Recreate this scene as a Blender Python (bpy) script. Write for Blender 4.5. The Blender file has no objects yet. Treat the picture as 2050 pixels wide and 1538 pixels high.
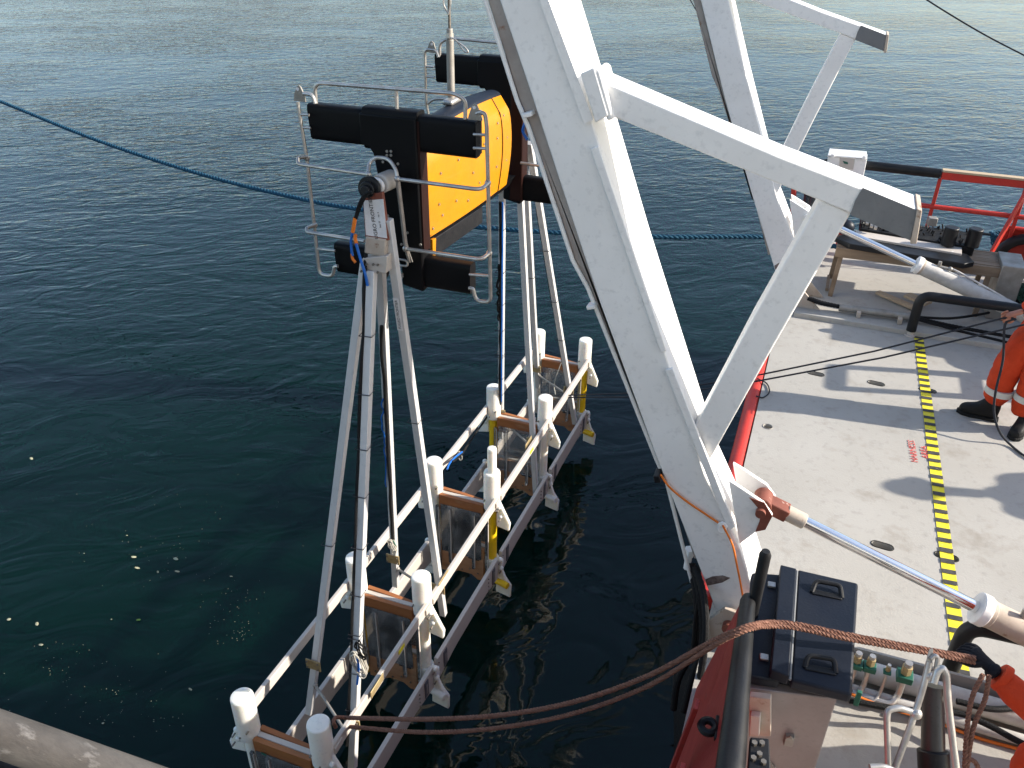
import bpy, bmesh, math, random
import numpy as np
from mathutils import Vector, Matrix
random.seed(7)
scene = bpy.context.scene
COL = scene.collection
# ------------------------------------------------------------------ camera, light, exposure
CAM = np.array([0.0, 0.0, 4.6]); F = 1700.0
upc = np.array([40., 2831., 1700.]); upc /= np.linalg.norm(upc)
sc_ = np.array([1765 - 1025., -(-262 - 769.), -F]); sc_ = sc_ - upc * np.dot(sc_, upc); sc_ /= np.linalg.norm(sc_)
xc_ = np.cross(sc_, upc)
RW = np.array([xc_, sc_, upc])
cam = bpy.data.objects.new('camera', bpy.data.cameras.new('camera')); COL.objects.link(cam)
mw = Matrix.Identity(4)
for i in range(3):
    for j in range(3): mw[i][j] = RW[i][j]
    mw[i][3] = CAM[i]
cam.matrix_world = mw
cam.data.sensor_width = 36; cam.data.lens = 36 * F / 2050
cam.data.clip_start = 0.05; cam.data.clip_end = 4000
scene.camera = cam
SUN_EL = math.radians(27)
sd = Vector((.975 * math.cos(SUN_EL), .25 * math.cos(SUN_EL), math.sin(SUN_EL))).normalized()
W = bpy.data.worlds.new('World'); scene.world = W; W.use_nodes = True
nt = W.node_tree; bg = nt.nodes['Background']
sky = nt.nodes.new('ShaderNodeTexSky'); sky.sky_type = 'NISHITA'; sky.sun_disc = False
sky.sun_elevation = SUN_EL; sky.sun_rotation = math.atan2(sd.x, sd.y)
sky.air_density = 1.0; sky.dust_density = 1.0; sky.ozone_density = 1.2
nt.links.new(sky.outputs[0], bg.inputs[0]); bg.inputs[1].default_value = 0.112
sl = bpy.data.lights.new('sun', 'SUN'); sl.energy = 3.8; sl.angle = math.radians(.53); sl.color = (1, .93, .82)
sun = bpy.data.objects.new('sun', sl); COL.objects.link(sun); sun.rotation_euler = sd.to_track_quat('Z', 'Y').to_euler()
sun.location = (20, 5, 20)
scene.view_settings.view_transform = 'Standard'; scene.view_settings.look = 'None'
scene.view_settings.exposure = 1.25; scene.view_settings.gamma = 1; scene.view_settings.use_curve_mapping = False
scene.cycles.max_bounces = 8; scene.cycles.transparent_max_bounces = 16
scene.cycles.caustics_reflective = False; scene.cycles.caustics_refractive = False

# ------------------------------------------------------------------ image pixel helpers: photo bearing -> point on a chosen plane
def _d(px, py): return RW @ np.array([px - 1025., -(py - 769.), -F])
def Zp(px, py, z): r = _d(px, py); return Vector(CAM + r * ((z - CAM[2]) / r[2]))
def Yp(px, py, y): r = _d(px, py); return Vector(CAM + r * (y / r[1]))
def Xp(px, py, x): r = _d(px, py); return Vector(CAM + r * (x / r[0]))
def Dp(px, py, dep): return Vector(CAM + _d(px, py) * dep / F)
def xz(pts, y): return [(Yp(a, b, y).x, Yp(a, b, y).z) for a, b in pts]
WZ = -.776; DK = .85

# ------------------------------------------------------------------ materials
def mat(name, c1, c2=None, scale=3, rough=.5, metal=0, bump=0, bscale=40, detail=5, lo=.35, hi=.7, rough2=None,
        spots=None, spot_scale=8, spot_lo=.62, spot_hi=.7, alpha=1, trans=0, ior=1.45, sheen=0, stretch=(1, 1, 1), coat=0, sss=0, spec=.5):
    m = bpy.data.materials.new(name); m.use_nodes = True
    n = m.node_tree.nodes; l = m.node_tree.links; p = n['Principled BSDF']
    p.inputs['Roughness'].default_value = rough; p.inputs['Metallic'].default_value = metal; p.inputs['IOR'].default_value = ior
    p.inputs['Alpha'].default_value = alpha; p.inputs['Transmission Weight'].default_value = trans; p.inputs['Coat Weight'].default_value = coat
    if sss: p.inputs['Subsurface Weight'].default_value = sss; p.inputs['Subsurface Radius'].default_value = (.07, .06, .045); p.inputs['Subsurface Scale'].default_value = 1
    p.inputs['Specular IOR Level'].default_value = spec
    tc = n.new('ShaderNodeTexCoord'); mp = n.new('ShaderNodeMapping'); mp.inputs['Scale'].default_value = stretch
    l.new(tc.outputs['Object'], mp.inputs[0]); V = mp.outputs[0]
    def noise(s, d=5, r=.55):
        t = n.new('ShaderNodeTexNoise'); t.inputs['Scale'].default_value = s; t.inputs['Detail'].default_value = d
        t.inputs['Roughness'].default_value = r; l.new(V, t.inputs['Vector']); return t
    def ramp(src, a, b):
        t = n.new('ShaderNodeMapRange'); t.inputs[1].default_value = a; t.inputs[2].default_value = b; l.new(src, t.inputs[0]); return t.outputs[0]
    def mix(f, a, b):
        t = n.new('ShaderNodeMix'); t.data_type = 'RGBA'
        if hasattr(f, 'node'): l.new(f, t.inputs[0])
        for i, v in ((6, a), (7, b)):
            if hasattr(v, 'node'): l.new(v, t.inputs[i])
            else: t.inputs[i].default_value = (*v, 1)
        return t.outputs[2]
    c = None
    if c2 is None: c2 = tuple(x * .8 for x in c1)
    nz = noise(scale, detail)
    c = mix(ramp(nz.outputs[0], lo, hi), c1, c2)
    fine = noise(scale * 14, 3)
    c = mix(ramp(fine.outputs[0], .55, .9), c, tuple(x * .72 for x in c1))
    if spots:
        sn = noise(spot_scale, 8, .65)
        c = mix(ramp(sn.outputs[0], spot_lo, spot_hi), c, spots)
    l.new(c, p.inputs['Base Color'])
    rr = ramp(nz.outputs[0], .3, .7); mr = n.new('ShaderNodeMapRange'); l.new(rr, mr.inputs[0])
    mr.inputs[3].default_value = rough; mr.inputs[4].default_value = rough2 if rough2 is not None else min(1, rough * 1.25 + .03)
    l.new(mr.outputs[0], p.inputs['Roughness'])
    if bump:
        b = n.new('ShaderNodeBump'); b.inputs['Strength'].default_value = 1; b.inputs['Distance'].default_value = bump
        l.new(noise(bscale, 4).outputs[0], b.inputs['Height']); l.new(b.outputs[0], p.inputs['Normal'])
    return m
M = {}
M['white'] = mat('white_paint', (.86, .85, .83), (.78, .765, .74), 2.2, .38, bump=.0012, bscale=30, spots=(.62, .57, .51), spot_scale=5, spot_lo=.68, spot_hi=.9, coat=.1)
M['conduit'] = mat('dirty_conduit_paint', (.40, .36, .33), (.27, .23, .21), 5, .55, bump=.001, spots=(.25, .13, .08), spot_scale=12)
M['grey'] = mat('grey_primer', (.17, .175, .18), (.13, .135, .14), 4, .6, bump=.001, bscale=60)
M['beige'] = mat('weathered_beige_paint', (.50, .43, .36), (.40, .32, .25), 8, .6, bump=.001, spots=(.2, .09, .04), spot_scale=14, spot_lo=.58)
M['deck'] = mat('deck_paint', (.385, .365, .33), (.345, .325, .29), 1.3, .7, bump=.0018, bscale=90, detail=10, spots=(.25, .22, .18), spot_scale=3.2, spot_lo=.56, spot_hi=.8)
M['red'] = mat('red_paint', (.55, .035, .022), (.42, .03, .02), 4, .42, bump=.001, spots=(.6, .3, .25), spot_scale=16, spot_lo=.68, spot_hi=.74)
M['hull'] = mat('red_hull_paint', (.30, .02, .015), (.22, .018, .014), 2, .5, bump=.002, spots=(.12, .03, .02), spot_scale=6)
M['black'] = mat('black_rubber_paint', (.007, .0075, .009), (.012, .012, .013), 10, .4, spec=.35, bump=.001, bscale=50, spots=(.05, .048, .045), spot_scale=30, spot_lo=.66, spot_hi=.8)
M['hose'] = mat('black_hose', (.006, .006, .007), (.012, .012, .012), 20, .6, spec=.25, bump=.004, bscale=120)
M['fishblack'] = mat('matt_black_composite', (.0035, .0035, .004), (.005, .005, .006), 6, .45, spec=.16, bump=.0006, bscale=80, spots=(.05, .05, .05), spot_scale=40, spot_lo=.72, spot_hi=.8)
M['maroon'] = mat('maroon_trim_red_reflect', (.022, .007, .005), (.014, .005, .004), 5, .45, spec=.2)  # trim colour; also paints the hull's red reflection on the black rear plate
M['yellow'] = mat('yellow_gelcoat', (.52, .205, .003), (.48, .175, .003), 3, .34, bump=.0004, spots=(.55, .26, .03), spot_scale=9, spot_lo=.7, spot_hi=.78, coat=.15)
M['ypipe'] = mat('yellow_plastic_pipe', (.85, .55, .01), (.75, .48, .02), 5, .35, spots=(.9, .85, .7), spot_scale=9, spot_lo=.68)
M['steel'] = mat('stainless_steel', (.55, .53, .50), (.40, .37, .34), 14, .34, metal=.75, bump=.0004, bscale=120)
M['dullsteel'] = mat('dull_galvanised_steel', (.36, .34, .31), (.26, .24, .21), 10, .5, metal=.55, bump=.0006)
M['chrome'] = mat('chromed_rod', (.85, .84, .83), (.75, .74, .73), 8, .10, metal=1, rough2=.16)
M['plastic'] = mat('white_polyethylene', (.82, .79, .72), (.78, .74, .66), 3, .42, bump=.0004, sss=.6)
M['rail'] = mat('white_frp', (.80, .78, .76), (.72, .70, .67), 4, .45, bump=.0006, spots=(.5, .45, .4), spot_scale=9, spot_lo=.72)
M['pole'] = mat('anodised_pole', (.60, .59, .58), (.52, .51, .50), 3, .42, metal=.12, bump=.0003, stretch=(1, 1, .3))
M['brown'] = mat('brown_phenolic', (.33, .125, .04), (.24, .08, .026), 7, .5, bump=.0008, spots=(.36, .20, .10), spot_scale=7, spot_lo=.58, spot_hi=.75, stretch=(.4, 1, 2))
M['ply'] = mat('pale_plywood', (.46, .25, .13), (.36, .17, .08), 7, .6, bump=.0008, stretch=(.4, 1, 2))
M['brass'] = mat('passivated_bracket', (.42, .33, .17), (.28, .20, .10), 18, .45, metal=.3)
M['hinge'] = mat('grey_hinge_plate', (.10, .10, .115), (.07, .07, .08), 8, .5)
M['navy'] = mat('dark_navy_plastic', (.006, .009, .017), (.009, .012, .02), 5, .42, spec=.3, bump=.0012, bscale=70, spots=(.05, .05, .055), spot_scale=26, spot_lo=.66, spot_hi=.85)
M['pinksteel'] = mat('brushed_stainless_plate', (.30, .26, .25), (.24, .20, .19), 3, .42, metal=.35, bump=.0004, spots=(.22, .14, .11), spot_scale=6, spot_lo=.68, spot_hi=.75)
M['bolt'] = mat('bolt_metal', (.30, .27, .23), (.18, .15, .12), 40, .4, metal=.7)
M['rust'] = mat('red_oxide', (.22, .065, .04), (.15, .045, .03), 12, .6, bump=.001, spots=(.55, .42, .35), spot_scale=18, spot_lo=.62)
M['orange'] = mat('orange_workwear', (.56, .045, .006), (.44, .035, .006), 6, .8, bump=.01, bscale=12, spots=(.20, .035, .015), spot_scale=4, spot_lo=.60, spot_hi=.78)
M['reflect'] = mat('reflective_tape', (.55, .54, .50), (.45, .44, .40), 9, .4)
M['skin'] = mat('skin', (.42, .18, .12), (.34, .13, .08), 12, .5)
M['glove'] = mat('dark_glove', (.005, .006, .011), (.012, .012, .016), 18, .7, spec=.25, bump=.003, bscale=60)
M['boot'] = mat('black_boot', (.005, .005, .006), (.012, .011, .010), 14, .55, spec=.3, bump=.002)
M['brownrope'] = mat('brown_rope', (.22, .105, .07), (.15, .068, .045), 40, .85, bump=.002, bscale=200)
M['bluerope'] = mat('blue_rope', (.008, .075, .13), (.006, .045, .085), 30, .75, bump=.002, bscale=150)
M['darkrope'] = mat('dark_rope', (.014, .016, .022), (.025, .025, .03), 30, .8)
M['wire'] = mat('steel_wire_rope', (.20, .17, .14), (.10, .085, .07), 40, .5, metal=.4)
M['bluecable'] = mat('blue_cable', (.01, .13, .50), None, 10, .4)
M['orangecable'] = mat('orange_cable', (.80, .20, .02), None, 10, .45)
M['greytie'] = mat('grey_wire', (.45, .42, .36), None, 20, .4)
M['green'] = mat('green_clamp', (.015, .10, .065), (.02, .13, .085), 20, .45)
M['tapey'] = mat('yellow_tape', (.78, .66, .02), (.70, .58, .05), 12, .6, spots=(.4, .36, .2), spot_scale=20, spot_lo=.64)
M['tapek'] = mat('black_tape', (.03, .03, .03), (.07, .065, .06), 25, .6, spots=(.3, .28, .2), spot_scale=30, spot_lo=.66)
M['redprint'] = mat('red_print', (.62, .06, .05), None, 20, .6, spots=(.6, .5, .45), spot_scale=60, spot_lo=.55, spot_hi=.6)
M['blackprint'] = mat('black_print', (.03, .03, .035), None, 20, .6)
M['label'] = mat('white_label', (.74, .73, .74), (.62, .60, .60), 14, .5, spots=(.2, .12, .1), spot_scale=26, spot_lo=.68)
M['ylabel'] = mat('yellow_label', (.8, .7, .02), None, 10, .5)
M['wood'] = mat('weathered_timber', (.26, .19, .13), (.17, .12, .08), 6, .75, bump=.002, stretch=(.3, 2, 2))
M['paleband'] = mat('pale_timber', (.50, .38, .25), (.4, .3, .2), 6, .7, stretch=(.3, 2, 2))
M['darkhole'] = mat('dark_recess', (.012, .011, .010), (.02, .018, .015), 8, .8)
M['darkshine0'] = mat('dark_window', (.02, .025, .03), None, 5, .12)
M['chip'] = mat('chipped_steel', (.07, .045, .04), (.25, .2, .18), 30, .6)
M['leaf'] = mat('pale_leaf', (.34, .31, .18), (.42, .40, .30), 40, .6)
M['gleaf'] = mat('green_leaf', (.20, .30, .04), None, 40, .6)
M['net'] = mat('green_net', (.03, .09, .06), (.05, .12, .09), 30, .8)
M['oldsteel'] = mat('worn_grey_rail', (.15, .135, .12), (.08, .07, .062), 22, .48, metal=.35, bump=.003, bscale=60, spots=(.26, .24, .22), spot_scale=30, spot_lo=.6, spot_hi=.7, stretch=(.35, 1, 1))
M['hill'] = mat('far_bank', (.16, .12, .07), (.10, .09, .05), .05, .9)
def glass():
    m = bpy.data.materials.new('clear_perspex'); m.use_nodes = True
    n = m.node_tree.nodes; l = m.node_tree.links; n.remove(n['Principled BSDF'])
    t = n.new('ShaderNodeBsdfTransparent'); t.inputs[0].default_value = (.95, .96, .96, 1)
    g = n.new('ShaderNodeBsdfGlossy'); g.inputs['Roughness'].default_value = .08
    d = n.new('ShaderNodeBsdfDiffuse'); d.inputs[0].default_value = (.7, .7, .7, 1)
    f = n.new('ShaderNodeFresnel'); f.inputs[0].default_value = 1.5
    no = n.new('ShaderNodeTexNoise'); no.inputs['Scale'].default_value = 2.5; no.inputs['Detail'].default_value = 3
    mr = n.new('ShaderNodeMapRange'); mr.inputs[1].default_value = .4; mr.inputs[2].default_value = .8; mr.inputs[3].default_value = .06; mr.inputs[4].default_value = .34
    l.new(no.outputs[0], mr.inputs[0])
    m1 = n.new('ShaderNodeMixShader'); l.new(mr.outputs[0], m1.inputs[0]); l.new(t.outputs[0], m1.inputs[1]); l.new(d.outputs[0], m1.inputs[2])
    m2 = n.new('ShaderNodeMixShader'); l.new(f.outputs[0], m2.inputs[0]); l.new(m1.outputs[0], m2.inputs[1]); l.new(g.outputs[0], m2.inputs[2])
    l.new(m2.outputs[0], n['Material Output'].inputs[0]); return m
M['clear'] = glass()
def water_mat():
    m = bpy.data.materials.new('harbour_water'); m.use_nodes = True
    n = m.node_tree.nodes; l = m.node_tree.links; p = n['Principled BSDF']
    p.inputs['Roughness'].default_value = .04; p.inputs['IOR'].default_value = 1.333; p.inputs['Specular IOR Level'].default_value = .40
    p.inputs['Subsurface Weight'].default_value = 1; p.inputs['Subsurface Radius'].default_value = (1.2, 4, 4); p.inputs['Subsurface Scale'].default_value = 1
    geo = n.new('ShaderNodeNewGeometry')
    rot = n.new('ShaderNodeMapping'); rot.inputs['Rotation'].default_value = (0, 0, math.radians(-33)); l.new(geo.outputs['Position'], rot.inputs[0])
    def wave(scale, sx, sy, det, dist=.0, rough=.5, off=0):
        mp = n.new('ShaderNodeMapping'); mp.inputs['Scale'].default_value = (sx, sy, 1); mp.inputs['Location'].default_value = (off, off * .7, 0)
        l.new(rot.outputs[0], mp.inputs[0])
        t = n.new('ShaderNodeTexNoise'); t.noise_dimensions = '2D'; t.inputs['Scale'].default_value = scale; t.inputs['Detail'].default_value = det
        t.inputs['Roughness'].default_value = rough; t.inputs['Distortion'].default_value = dist
        l.new(mp.outputs[0], t.inputs['Vector']); return t.outputs[0]
    def mul(a, v):
        t = n.new('ShaderNodeMath'); t.operation = 'MULTIPLY'; l.new(a, t.inputs[0])
        if hasattr(v, 'node'): l.new(v, t.inputs[1])
        else: t.inputs[1].default_value = v
        return t.outputs[0]
    def add(a, b):
        t = n.new('ShaderNodeMath'); t.operation = 'ADD'; l.new(a, t.inputs[0]); l.new(b, t.inputs[1]); return t.outputs[0]
    # calm lee beside the ship: ripples grow with distance from the stern
    sep = n.new('ShaderNodeSeparateXYZ'); l.new(geo.outputs['Position'], sep.inputs[0])
    gy = n.new('ShaderNodeMapRange'); gy.interpolation_type = 'SMOOTHSTEP'; gy.inputs[1].default_value = 3.5; gy.inputs[2].default_value = 15; gy.inputs[3].default_value = .10; gy.inputs[4].default_value = 1
    l.new(sep.outputs[1], gy.inputs[0])
    patch = n.new('ShaderNodeMapRange'); patch.inputs[1].default_value = .35; patch.inputs[2].default_value = .65; patch.inputs[3].default_value = .45; patch.inputs[4].default_value = 1.1
    l.new(wave(.12, 1, 2, 2), patch.inputs[0])
    small = add(add(mul(wave(3.9, .42, 1, 2, .8, .45), .019), mul(wave(9.5, .5, 1, 2, .5, .5, 9), .009)), mul(wave(1.9, .4, 1, 1, .6, .4, 3), .009))
    small = mul(mul(small, gy.outputs[0]), patch.outputs[0])
    swell = add(mul(wave(.6, .5, 1, 2, .5), .020), mul(wave(1.9, .6, 1, 2, 1.4, .5, 4), .013))
    h = add(small, swell)
    b = n.new('ShaderNodeBump'); b.inputs['Strength'].default_value = 1; b.inputs['Distance'].default_value = 1; l.new(h, b.inputs['Height']); l.new(b.outputs[0], p.inputs['Normal'])
    cr = n.new('ShaderNodeMix'); cr.data_type = 'RGBA'; cr.inputs[6].default_value = (.0004, .0068, .0046, 1); cr.inputs[7].default_value = (.0007, .0110, .0074, 1)
    l.new(wave(.08, 1, 1, 3), cr.inputs[0]); l.new(cr.outputs[2], p.inputs['Base Color'])
    return m
M['water'] = water_mat()

# ------------------------------------------------------------------ mesh builder
def catmull(P, n=6, closed=False):
    P = [Vector(p) for p in P]
    if len(P) < 3: return P
    out = []; N = len(P); rng = range(N if closed else N - 1)
    for i in rng:
        p0 = P[(i - 1) % N] if (closed or i > 0) else P[0] * 2 - P[1]
        p1 = P[i]; p2 = P[(i + 1) % N]
        p3 = P[(i + 2) % N] if (closed or i < N - 2) else P[-1] * 2 - P[-2]
        for k in range(n):
            t = k / n
            out.append(.5 * ((2 * p1) + (p2 - p0) * t + (2 * p0 - 5 * p1 + 4 * p2 - p3) * t * t + (3 * p1 - p0 - 3 * p2 + p3) * t ** 3))
    if not closed: out.append(P[-1])
    return out
def fillet(P, r=.04, n=4):
    P = [Vector(p) for p in P]; out = [P[0]]
    for i in range(1, len(P) - 1):
        a, b, c = P[i - 1], P[i], P[i + 1]
        rr = min(r, (a - b).length * .45, (c - b).length * .45)
        s = b + (a - b).normalized() * rr; e = b + (c - b).normalized() * rr
        for k in range(n + 1):
            t = k / n; out.append(s * (1 - t) ** 2 + b * 2 * t * (1 - t) + e * t * t)
    out.append(P[-1]); return out
class B:
    def __init__(s): s.v = []; s.f = []
    def _add(s, vs, fs):
        o = len(s.v); s.v += [tuple(v) for v in vs]; s.f += [tuple(i + o for i in f) for f in fs]; return s
    def box(s, x0, x1, y0, y1, z0, z1):
        if x0 > x1: x0, x1 = x1, x0
        if y0 > y1: y0, y1 = y1, y0
        if z0 > z1: z0, z1 = z1, z0
        vs = [(x, y, z) for z in (z0, z1) for y in (y0, y1) for x in (x0, x1)]
        return s._add(vs, [(0, 2, 3, 1), (4, 5, 7, 6), (0, 1, 5, 4), (2, 6, 7, 3), (0, 4, 6, 2), (1, 3, 7, 5)])
    def obox(s, c, ax, ay, az, hx, hy, hz):
        c = Vector(c); ax = Vector(ax).normalized() * hx; ay = Vector(ay).normalized() * hy; az = Vector(az).normalized() * hz
        vs = [c + ax * i + ay * j + az * k for k in (-1, 1) for j in (-1, 1) for i in (-1, 1)]
        return s._add(vs, [(0, 2, 3, 1), (4, 5, 7, 6), (0, 1, 5, 4), (2, 6, 7, 3), (0, 4, 6, 2), (1, 3, 7, 5)])
    def loft(s, a, b):
        n = len(a); ar = sum((a[i][0] * 0 for i in range(n)))
        return s._add(list(a) + list(b), [tuple(range(n))[::-1], tuple(range(n, 2 * n))] + [(i, (i + 1) % n, n + (i + 1) % n, n + i) for i in range(n)])
    def prism(s, pts, a0, a1, ax):
        A = 0
        for i in range(len(pts)):
            p, q = pts[i], pts[(i + 1) % len(pts)]; A += p[0] * q[1] - q[0] * p[1]
        if A < 0: pts = pts[::-1]
        if ax == 'y': f = lambda p, a: (p[0], -a, p[1]); a0, a1 = -max(a0, a1), -min(a0, a1)
        elif ax == 'z': f = lambda p, a: (p[0], p[1], a); a0, a1 = min(a0, a1), max(a0, a1)
        else: f = lambda p, a: (a, p[0], p[1]); a0, a1 = min(a0, a1), max(a0, a1)
        return s.loft([f(p, a0) for p in pts], [f(p, a1) for p in pts])
    def beam(s, p0, p1, w, h, up=(0, 0, 1)):
        p0 = Vector(p0); p1 = Vector(p1); d = (p1 - p0); L = d.length; d.normalize()
        side = d.cross(Vector(up)).normalized(); u = side.cross(d).normalized()
        return s.obox((p0 + p1) / 2, d, side, u, L / 2, w / 2, h / 2)
    def tube(s, P, r, seg=10, closed=False, sx=1.0):
        P = [Vector(p) for p in P]; n = len(P); R = r if isinstance(r, (list, tuple)) else [r] * n
        T = []
        for i in range(n):
            a = P[(i - 1) % n] if (closed or i > 0) else P[i]; b = P[(i + 1) % n] if (closed or i < n - 1) else P[i]
            T.append((b - a).normalized() if (b - a).length > 1e-9 else Vector((0, 0, 1)))
        ref = Vector((0, 0, 1)) if abs(T[0].z) < .9 else Vector((1, 0, 0))
        u = T[0].cross(ref).normalized(); vs = []
        for i in range(n):
            u = (u - T[i] * u.dot(T[i]))
            u = u.normalized() if u.length > 1e-6 else T[i].orthogonal().normalized()
            w = T[i].cross(u)
            for k in range(seg):
                a = 2 * math.pi * k / seg; vs.append(P[i] + (u * math.cos(a) * sx + w * math.sin(a)) * R[i])
        fs = []
        for i in range(n if closed else n - 1):
            j = (i + 1) % n
            for k in range(seg):
                k2 = (k + 1) % seg; fs.append((i * seg + k, i * seg + k2, j * seg + k2, j * seg + k))
        if not closed: fs += [tuple(range(seg))[::-1], tuple(range((n - 1) * seg, n * seg))]
        return s._add(vs, fs)
    def cyl(s, p0, p1, r, seg=20): return s.tube([p0, p1], r, seg)
    def sphere(s, c, r, seg=12, ring=8, sq=(1, 1, 1)):
        c = Vector(c); P = []; 
        vs = [c + Vector((0, 0, r * sq[2]))]; fs = []
        for i in range(1, ring):
            a = math.pi * i / ring
            for k in range(seg):
                b = 2 * math.pi * k / seg; vs.append(c + Vector((r * sq[0] * math.sin(a) * math.cos(b), r * sq[1] * math.sin(a) * math.sin(b), r * sq[2] * math.cos(a))))
        vs.append(c - Vector((0, 0, r * sq[2])))
        for k in range(seg): fs.append((0, 1 + k, 1 + (k + 1) % seg))
        for i in range(ring - 2):
            for k in range(seg):
                a = 1 + i * seg + k; b = 1 + i * seg + (k + 1) % seg; fs.append((a, a + seg, b + seg, b))
        o = 1 + (ring - 2) * seg
        for k in range(seg): fs.append((o + k, len(vs) - 1, o + (k + 1) % seg))
        return s._add(vs, fs)
    def rope(s, P, r, pitch=.12, strands=3, seg=5, step=None):
        P = catmull(P, 24) if len(P) > 2 else [Vector(P[0]), Vector(P[1])]
        L = [0]
        for i in range(1, len(P)): L.append(L[-1] + (P[i] - P[i - 1]).length)
        step = step or pitch / 7; n = max(8, int(L[-1] / step)); Q = []; j = 0
        for i in range(n + 1):
            t = L[-1] * i / n
            while j < len(P) - 2 and L[j + 1] < t: j += 1
            q = (t - L[j]) / max(1e-9, L[j + 1] - L[j]); Q.append(P[j].lerp(P[j + 1], min(1, max(0, q))))
        T = [(Q[min(i + 1, n)] - Q[max(i - 1, 0)]).normalized() for i in range(n + 1)]
        u = T[0].orthogonal().normalized(); U = []
        for t in T:
            u = (u - t * u.dot(t)).normalized(); U.append(u)
        for k in range(strands):
            pts = []
            for i in range(n + 1):
                a = 2 * math.pi * (k / strands + (L[-1] * i / n) / pitch)
                pts.append(Q[i] + (U[i] * math.cos(a) + T[i].cross(U[i]) * math.sin(a)) * r * .52)
            s.tube(pts, r * .58, seg)
        return s
    def obj(s, name, m, parent=None, bevel=0, kind=None, label=None, smooth=True, seg=2):
        me = bpy.data.meshes.new(name); me.from_pydata(s.v, [], s.f); me.update()
        me.materials.append(M[m] if isinstance(m, str) else m)
        if smooth:
            me.polygons.foreach_set('use_smooth', [True] * len(me.polygons)); me.set_sharp_from_angle(angle=math.radians(32))
        o = bpy.data.objects.new(name, me); COL.objects.link(o)
        if parent is not None: put(o, parent)
        if bevel:
            b = o.modifiers.new('bevel', 'BEVEL'); b.width = bevel; b.segments = seg; b.limit_method = 'ANGLE'; b.angle_limit = math.radians(40)
            b.harden_normals = False
        if kind: o['kind'] = kind
        if label: o['label'] = label
        return o
WM = {}
# hanging gear is laid out larger and farther, then scaled down about the camera
HS = .8; HO = Vector((0, 0, .92))
def HG(p): return Vector(p) * HS + HO
def scale_about_cam(t): t.location = HG(t.location); t.scale = (HS, HS, HS)
def put(o, parent):
    o.parent = parent; inv = WM.get(parent.name)
    if inv is not None: o.matrix_parent_inverse = inv
def thing(name, label, cat, loc=(0, 0, 0), group=None):
    o = bpy.data.objects.new(name, None); COL.objects.link(o); o.location = loc; o.empty_display_size = .1
    WM[o.name] = Matrix.Translation(loc).inverted()
    o['label'] = label; o['category'] = cat
    if group: o['group'] = group
    return o
def tag(o, label, cat, group=None):
    o['label'] = label; o['category'] = cat
    if group: o['group'] = group
    return o
def struct(o): o['kind'] = 'structure'; return o
def inst(src, loc, parent, name=None, rot=None, scale=None):
    c = src.copy(); COL.objects.link(c)
    put(c, parent); c.location = loc
    if rot: c.rotation_euler = rot
    if scale: c.scale = scale
    return c
def text(name, body, m, size, origin, xdir, ydir, parent, depth=.0006):
    cu = bpy.data.curves.new(name, 'FONT'); cu.body = body; cu.size = size; cu.extrude = depth; cu.align_x = 'CENTER'; cu.align_y = 'CENTER'; cu.resolution_u = 3
    t = bpy.data.objects.new(name, cu); COL.objects.link(t)
    dg = bpy.context.evaluated_depsgraph_get(); me = bpy.data.meshes.new_from_object(t.evaluated_get(dg)); bpy.data.objects.remove(t)
    X = Vector(xdir).normalized(); Yv = Vector(ydir).normalized(); Zv = X.cross(Yv)
    mt = Matrix((X, Yv, Zv)).transposed().to_4x4(); mt.translation = Vector(origin)
    me.transform(mt); me.materials.clear(); me.materials.append(M[m]); me.name = name
    o = bpy.data.objects.new(name, me); COL.objects.link(o)
    if parent is not None: put(o, parent)
    return o
def bake_mod(o):
    dg = bpy.context.evaluated_depsgraph_get(); me = bpy.data.meshes.new_from_object(o.evaluated_get(dg)); o.modifiers.clear(); o.data = me
def skin(name, joints, edges, m, parent, levels=2, root=0, disp=0, kind=None):
    me = bpy.data.meshes.new(name); me.from_pydata([j[0] for j in joints], edges, []); me.update()
    o = bpy.data.objects.new(name, me); COL.objects.link(o)
    o.modifiers.new('skin', 'SKIN'); 
    if not me.skin_vertices: me.attributes
    sv = me.skin_vertices[0].data
    for i, j in enumerate(joints):
        r = j[1]; sv[i].radius = (r, r) if not isinstance(r, tuple) else r
        sv[i].use_root = (i == root)
    sb = o.modifiers.new('sub', 'SUBSURF'); sb.levels = levels; sb.render_levels = levels
    bake_mod(o); me = o.data
    if disp:
        from mathutils import noise as mn
        for v in me.vertices:
            p = Vector(v.co) * 9; q = Vector((v.co.x * 5, v.co.y * 5, v.co.z * 22))
            v.co += v.normal * disp * (mn.noise(q) * .9 + mn.noise(p * 1.7) * .5)
    me.materials.clear(); me.materials.append(M[m]); me.name = name
    me.polygons.foreach_set('use_smooth', [True] * len(me.polygons))
    if parent is not None: put(o, parent)
    return o

# ================================================================== SETTING
struct(B()._add([(-1500, -60, WZ), (1500, -60, WZ), (1500, 1800, WZ), (-1500, 1800, WZ)], [(0, 1, 2, 3)]).obj('water', 'water', smooth=False))
# low bank far across the harbour, seen only mirrored in the water
bank = B(); bp = [(-420, 150), (-300, 200), (-190, 230), (-90, 260), (-20, 300), (20, 330)]
hs = [22, 20, 12, 6, 3, 1]
for i in range(len(bp) - 1):
    (x0, y0), (x1, y1) = bp[i], bp[i + 1]
    bank._add([(x0, y0, WZ), (x1, y1, WZ), (x1 - 10, y1 + 50, WZ + hs[i + 1]), (x0 - 10, y0 + 50, WZ + hs[i]), (x1, y1 + 140, WZ), (x0, y0 + 140, WZ)], [(0, 1, 2, 3), (3, 2, 4, 5)])
struct(bank.obj('hillside', 'hill'))

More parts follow.
